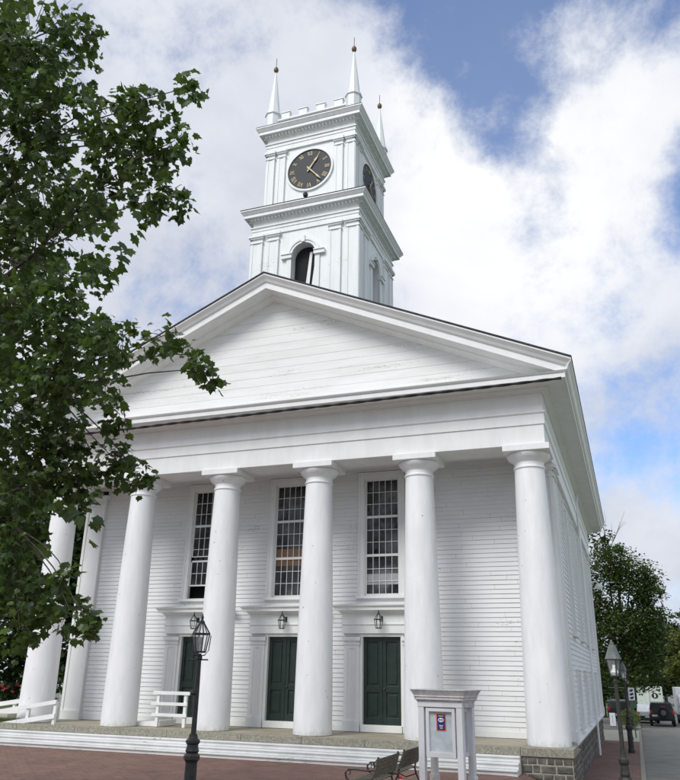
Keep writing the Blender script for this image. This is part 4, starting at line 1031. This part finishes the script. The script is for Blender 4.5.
# right side, behind the church
bgtree('tall dark green tree rising behind the right rear corner of the church', 1.6, 43, -1.7,
       [(1.2, 42, 10.0, 1.9, 2.4, 1.9), (2.7, 43, 8.9, 2.1, 2.6, 2.1), (3.8, 43, 7.6, 1.4, 2.0, 1.5), (3.3, 43, 6.2, 1.7, 2.2, 1.7), (1.6, 42.5, 5.2, 2.6, 2.6, 2.2), (3.2, 44, 3.7, 1.9, 2.2, 1.6), (1.4, 43, 2.2, 2.2, 2.2, 1.8), (-1.5, 43, 7.0, 3, 3, 3), (-2, 44, 3.2, 3, 3, 2.4), (2.9, 45, 1.9, 1.8, 2.0, 1.4), (.8, 41.5, 12.3, 1.0, .9, 1.4), (1.9, 42, 11.6, 1.1, .9, .9), (3.9, 43.5, 9.0, 1.0, 1.6, 1.1), (4.1, 44, 5.4, 1.2, 1.8, 1.6)], .23, M['leafolive'], 38000, 31, 10,
       bare=[((1.0, 42, 10.5), (.9, 41.5, 13.6)), ((1.2, 42, 10.5), (2.3, 41.5, 12.9))])
bgtree('dark rounded tree over the road behind the delivery truck', 4.4, 84, -2.2, [(3.6, 84, 4.5, 3.6, 3, 3.6), (5.8, 86, 7.0, 2.6, 3, 2.6), (7.6, 86, 6.2, 2.2, 3, 2.4), (2.8, 84, 1.2, 3.4, 3, 2.2), (7.2, 88, 4.0, 2.8, 3, 2.6), (6.0, 86, 1.2, 2.8, 3, 1.8)], .42, M['leafdark'], 15000, 32, 7)
bgtree('yellow-green tree leaning in at the right edge beyond the white truck', 11.5, 72, -2.2, [(7.2, 71, 4.6, 1.7, 2.2, 2.6), (6.6, 72, 2.6, 1.3, 2, 1.6), (10, 71, 5, 2.6, 2.6, 2.6), (8.8, 72, 1.2, 2.2, 2, 1.5), (12, 72, 7, 3.2, 3, 3)], .34, M['leafyel'], 10000, 33, 8)
bgtree('mid green tree above the yellow-green one at the right edge', 13.5, 84, -2.2, [(8.7, 82, 8.6, 1.2, 2.2, 1.5), (12.5, 84, 8.5, 3, 3, 2.6), (14, 84, 5, 4, 3, 3), (10.2, 84, 5.0, 2.4, 2.4, 2.0)], .4, M['leafmid'], 9000, 34, 10)
bgtree('low dense evergreen closing the view at the end of the street', 6.5, 118, -2.2, [(3, 118, 2.5, 6, 3, 4.4), (10, 120, 2.5, 6, 3, 4.4), (17, 120, 4, 6, 3, 6), (-5, 120, 4, 7, 3, 6)], .6, M['leafdark'], 20000, 35, 6)
bgtree('dark hedge-like tree standing behind the parked dark SUV', -1.0, 61, -2.0, [(-1, 61, 1.6, 3.4, 2, 3), (1.5, 62, .8, 1.9, 1.6, 2.6), (-4, 61, 2, 3, 2, 3.4)], .34, M['leafdark'], 9000, 36, 5)
# left, behind the colonnade
for i, (x, y, s, lb) in enumerate(((-24.5, 14, 1.0, 'dark tree filling the gap between the first column and the church wall'), (-29.5, 13, 1.15, 'broad dark tree on the lawn directly behind the leftmost column'),
                                   (-35.5, 15, 1.25, 'dark tree at the far left edge behind the ramp'), (-30, 24, 1.4, 'tall dark tree rising at the back of the left lawn'))):
    bgtree(lb, x, y, -.1, [(x, y, 8.5 * s, 3.2 * s, 3 * s, 3 * s), (x + 2 * s, y - 1, 6 * s, 2.6 * s, 2.6 * s, 2.4 * s), (x - 2.2 * s, y, 5.6 * s, 2.6 * s, 2.6 * s, 2.4 * s), (x + .5, y - 1.4, 3.6 * s, 3 * s, 2.4 * s, 2 * s), (x - 1, y, 2.0, 2.8, 2.4, 1.6), (x + 1.6, y, 1.9, 2.2, 2.2, 1.5)], .34, M['leafdark'], 13000, 40 + i, 9 * s)
def shrub(name, label, x, y, zg, rx, ry, rz, leaf, mat, n, seed, group=None, bloom=None):
    random.seed(seed); e = empty(name, (x, y, zg), label, 'shrub', group); l = MB(); w = MB()
    for i in range(n):
        d = rv(); d.normalize(); rr = random.uniform(.5, 1.05) * (1 + .18 * sin(d.x * 5 + seed) * cos(d.y * 4)); p = Vector((d.x * rx * rr, d.y * ry * rr, rz * .55 + d.z * rz * .5 * rr))
        if p.z < .02: p.z = random.uniform(.02, .3)
        up = (Vector((0, 0, 1)) + rv()).normalized(); q = rv().normalized(); r_ = q.cross(up)
        if r_.length < .1: continue
        r_.normalize(); z_ = leaf * random.uniform(.6, 1.2)
        l.add([tuple(p - q * z_ * .5), tuple(p + r_ * z_ * .38), tuple(p + q * z_ * .6), tuple(p - r_ * z_ * .34)], [(0, 1, 2, 3)])
    for i in range(7): limb(w, (random.uniform(-.15, .15), random.uniform(-.15, .15), 0), (rx * random.uniform(-.6, .6), ry * random.uniform(-.6, .6), rz * random.uniform(.4, .8)), .03, .01, .1, 4, 4)
    w.build('stems', M['bark'], e); l.build('foliage', mat, e)
    if bloom:
        b = MB()
        for i in range(bloom[1]):
            a = random.uniform(0, 2 * pi); el = random.uniform(-.2, 1.0); c = Vector((rx * cos(a) * cos(el), ry * sin(a) * cos(el), rz * .6 + rz * .5 * sin(el)))
            for k_ in range(14):
                p = c + rv() * .10; q = rv().normalized(); r_ = q.orthogonal().normalized(); b.add([tuple(p - q * .04), tuple(p + r_ * .035), tuple(p + q * .04), tuple(p - r_ * .035)], [(0, 1, 2, 3)])
        b.build('blossom', bloom[0], e)
    return e
shrub('flowering_shrub', 'white blossoming shrub in the gap right of the leftmost column', -22.8, 8.9, -.12, 1.0, .8, 1.3, .14, M['leafdark'], 1500, 61, None, (M['flower'], 22))
shrub('flowering_shrub', 'shrub with pink and red blossom at the far left edge of the lawn', -28.6, 12.0, -.12, .6, .6, 1.0, .13, M['leafdark'], 900, 62, None, (M['pink'], 12))
shrub('flowering_shrub', 'pale-flowered shrub at the far left edge beside the pink one', -29.7, 12.0, -.12, .7, .6, 1.1, .13, M['leafdark'], 900, 63, None, (M['flower'], 16))
shrub('roadside_shrub', 'rounded yellowish hedge shrub beside the kerb past the parking sign', 1.6, 38.4, gz(2, 38), .75, 1.2, 1.25, .12, M['leafyel'], 1600, 64, None)
# grass: tuft on the granite edge, blades at the foot of the steps
def blades(name, label, pts, h, seed, cat='grass'):
    random.seed(seed); m = MB()
    for (x, y, z, rx, ry, n) in pts:
        for i in range(n):
            px, py = x + random.uniform(-rx, rx), y + random.uniform(-ry, ry); a = random.uniform(0, 6.28); l = h * random.uniform(.5, 1.1); t = random.uniform(.1, .5) * l
            m.add([(px - .006 * cos(a), py - .006 * sin(a), z), (px + .006 * cos(a), py + .006 * sin(a), z), (px + t * sin(a), py - t * cos(a), z + l)], [(0, 1, 2)])
    o = m.build(name, M['grass']); tag(o, label, cat, kind='stuff'); return o
blades('grass_tuft', 'dark grass tuft spilling over the granite edge at the far left', [(-16.9, -.72, 0, .5, .12, 900)], .16, 71)
blades('weeds', 'weeds growing along the foot of the white steps', [(random.uniform(-20, -.8), -1.74, -.63, random.uniform(.08, .3), .04, 50) for _ in range(16)] + [(-1.55, -1.8, -.63, .35, .08, 200)], .09, 72)

# ------------------------------------------------------------------ camera
f, yaw, pitch, roll = 753.8349688543633, 0.35725203560631297, 0.35982682078636474, 0.017868250823164705
fwd = Vector((-sin(yaw) * cos(pitch), cos(yaw) * cos(pitch), sin(pitch))); right = Vector((cos(yaw), sin(yaw), 0)); up = right.cross(fwd)
r2 = right * cos(roll) + up * sin(roll); u2 = -right * sin(roll) + up * cos(roll)
cam = bpy.data.cameras.new('camera'); co = bpy.data.objects.new('camera', cam); COL.objects.link(co); scn.camera = co
cam.sensor_fit = 'VERTICAL'; cam.sensor_height = 24; cam.lens = 24 * f / 780; cam.clip_end = 3000; cam.clip_start = .1
mw = Matrix((r2, u2, -fwd)).transposed().to_4x4(); mw.translation = Vector((2.25394438, -21.94068045, 1.63964706)); co.matrix_world = mw

# ------------------------------------------------------------------ sky and sun
SUN_EL, SUN_AZ = 44, 198    # azimuth measured so that the sun stands behind the camera, slightly to its left
w = bpy.data.worlds.new('World'); scn.world = w; w.use_nodes = True; nt = w.node_tree; nt.nodes.clear()
out = nt.nodes.new('ShaderNodeOutputWorld'); bg = nt.nodes.new('ShaderNodeBackground'); nt.links.new(bg.outputs[0], out.inputs[0])
sky = nt.nodes.new('ShaderNodeTexSky'); sky.sky_type = 'NISHITA'; sky.sun_disc = False; sky.sun_elevation = radians(SUN_EL); sky.sun_rotation = radians(SUN_AZ); sky.air_density = 1.0; sky.ozone_density = 2.5; sky.dust_density = .3
tc = nt.nodes.new('ShaderNodeTexCoord')
def vnoise(scale, detail, rough=.55, dist=0., off=(0, 0, 0), st=(1, 1, 1)):
    mp = nt.nodes.new('ShaderNodeMapping'); mp.inputs['Location'].default_value = off; mp.inputs['Scale'].default_value = st; nt.links.new(tc.outputs['Generated'], mp.inputs[0])
    n = N(nt, 'ShaderNodeTexNoise', Scale=scale, Detail=detail, Roughness=rough, Distortion=dist); nt.links.new(mp.outputs[0], n.inputs['Vector']); return n.outputs['Fac']
def math_(op, a, b=None, c=None):
    n = nt.nodes.new('ShaderNodeMath'); n.operation = op
    for i, v in enumerate((a, b, c)):
        if v is None: continue
        if hasattr(v, 'is_linked'): nt.links.new(v, n.inputs[i])
        else: n.inputs[i].default_value = v
    return n.outputs[0]
def gap(d, wdt, amt):            # a clearing in the cloud deck round direction d
    n = nt.nodes.new('ShaderNodeVectorMath'); n.operation = 'DOT_PRODUCT'; nt.links.new(tc.outputs['Generated'], n.inputs[0]); v = Vector(d).normalized(); n.inputs[1].default_value = v
    mr = nt.nodes.new('ShaderNodeMapRange'); mr.interpolation_type = 'SMOOTHSTEP'; mr.inputs['From Min'].default_value = cos(wdt); mr.inputs['From Max'].default_value = 1; mr.inputs['To Max'].default_value = amt
    nt.links.new(n.outputs['Value'], mr.inputs['Value']); return mr.outputs[0]
gaps = [((-.04, .57, .82), .30, .66), ((.13, .60, .78), .22, .4), ((-.13, .66, .74), .14, .22), ((.16, .84, .53), .12, .6), ((.12, .95, .27), .15, .5), ((-.083, .764, .64), .08, .45), ((.04, .90, .38), .08, .15), ((.6, .5, .6), .5, .5), ((-.8, -.3, .6), .5, .4), ((.2, -.8, .6), .4, .3)]
g = None
for d in gaps:
    o_ = gap(*d); g = o_ if g is None else math_('ADD', g, o_)
n1 = vnoise(6.0, 12, .66, .1, (3.1, .52, 1.05)); 
cov = math_('ADD', math_('SUBTRACT', .78, g), math_('MULTIPLY', math_('SUBTRACT', n1, .5), 2.3))
mr = nt.nodes.new('ShaderNodeMapRange'); mr.interpolation_type = 'SMOOTHSTEP'; mr.inputs['From Min'].default_value = .08; mr.inputs['From Max'].default_value = .82; mr.inputs['To Min'].default_value = .12; nt.links.new(cov, mr.inputs['Value'])
# cloud shading
n2 = vnoise(3.0, 9, .6, .3, (7.7, 2.0, .3), (1, 1, 1.6))
gw = gap((-.05, .82, .57), .30, .5)
sh_ = math_('ADD', n2, gw)
cr_ = ramp(nt, [(.40, (4.7, 4.95, 5.6)), (.66, (6.0, 6.2, 6.7)), (1.0, (7.4, 7.45, 7.5))]); nt.links.new(sh_, cr_.inputs[0])
mx = nt.nodes.new('ShaderNodeMix'); mx.data_type = 'RGBA'; nt.links.new(mr.outputs[0], mx.inputs[0])
bl = nt.nodes.new('ShaderNodeMix'); bl.data_type = 'RGBA'; bl.blend_type = 'MULTIPLY'; bl.inputs[0].default_value = 1; nt.links.new(sky.outputs[0], bl.inputs[6]); bl.inputs[7].default_value = (.95, 1.15, 1.42, 1)
nt.links.new(bl.outputs[2], mx.inputs[6]); nt.links.new(cr_.outputs[0], mx.inputs[7])
nt.links.new(mx.outputs[2], bg.inputs[0]); bg.inputs[1].default_value = .1
sl = bpy.data.lights.new('sun', 'SUN'); so = bpy.data.objects.new('sun', sl); COL.objects.link(so); sl.energy = 1.75; sl.angle = radians(26); sl.color = (1, .97, .93)
az = radians(SUN_AZ); sd = Vector((sin(az) * cos(radians(SUN_EL)), cos(az) * cos(radians(SUN_EL)), sin(radians(SUN_EL))))   # direction towards the sun
so.rotation_euler = sd.to_track_quat('Z', 'Y').to_euler()
vs_ = scn.view_settings; vs_.view_transform = 'Standard'; vs_.look = 'None'; vs_.gamma = 1; vs_.exposure = .47
scn.render.engine = 'CYCLES'
scn.render.resolution_x = 893; scn.render.resolution_y = 1024
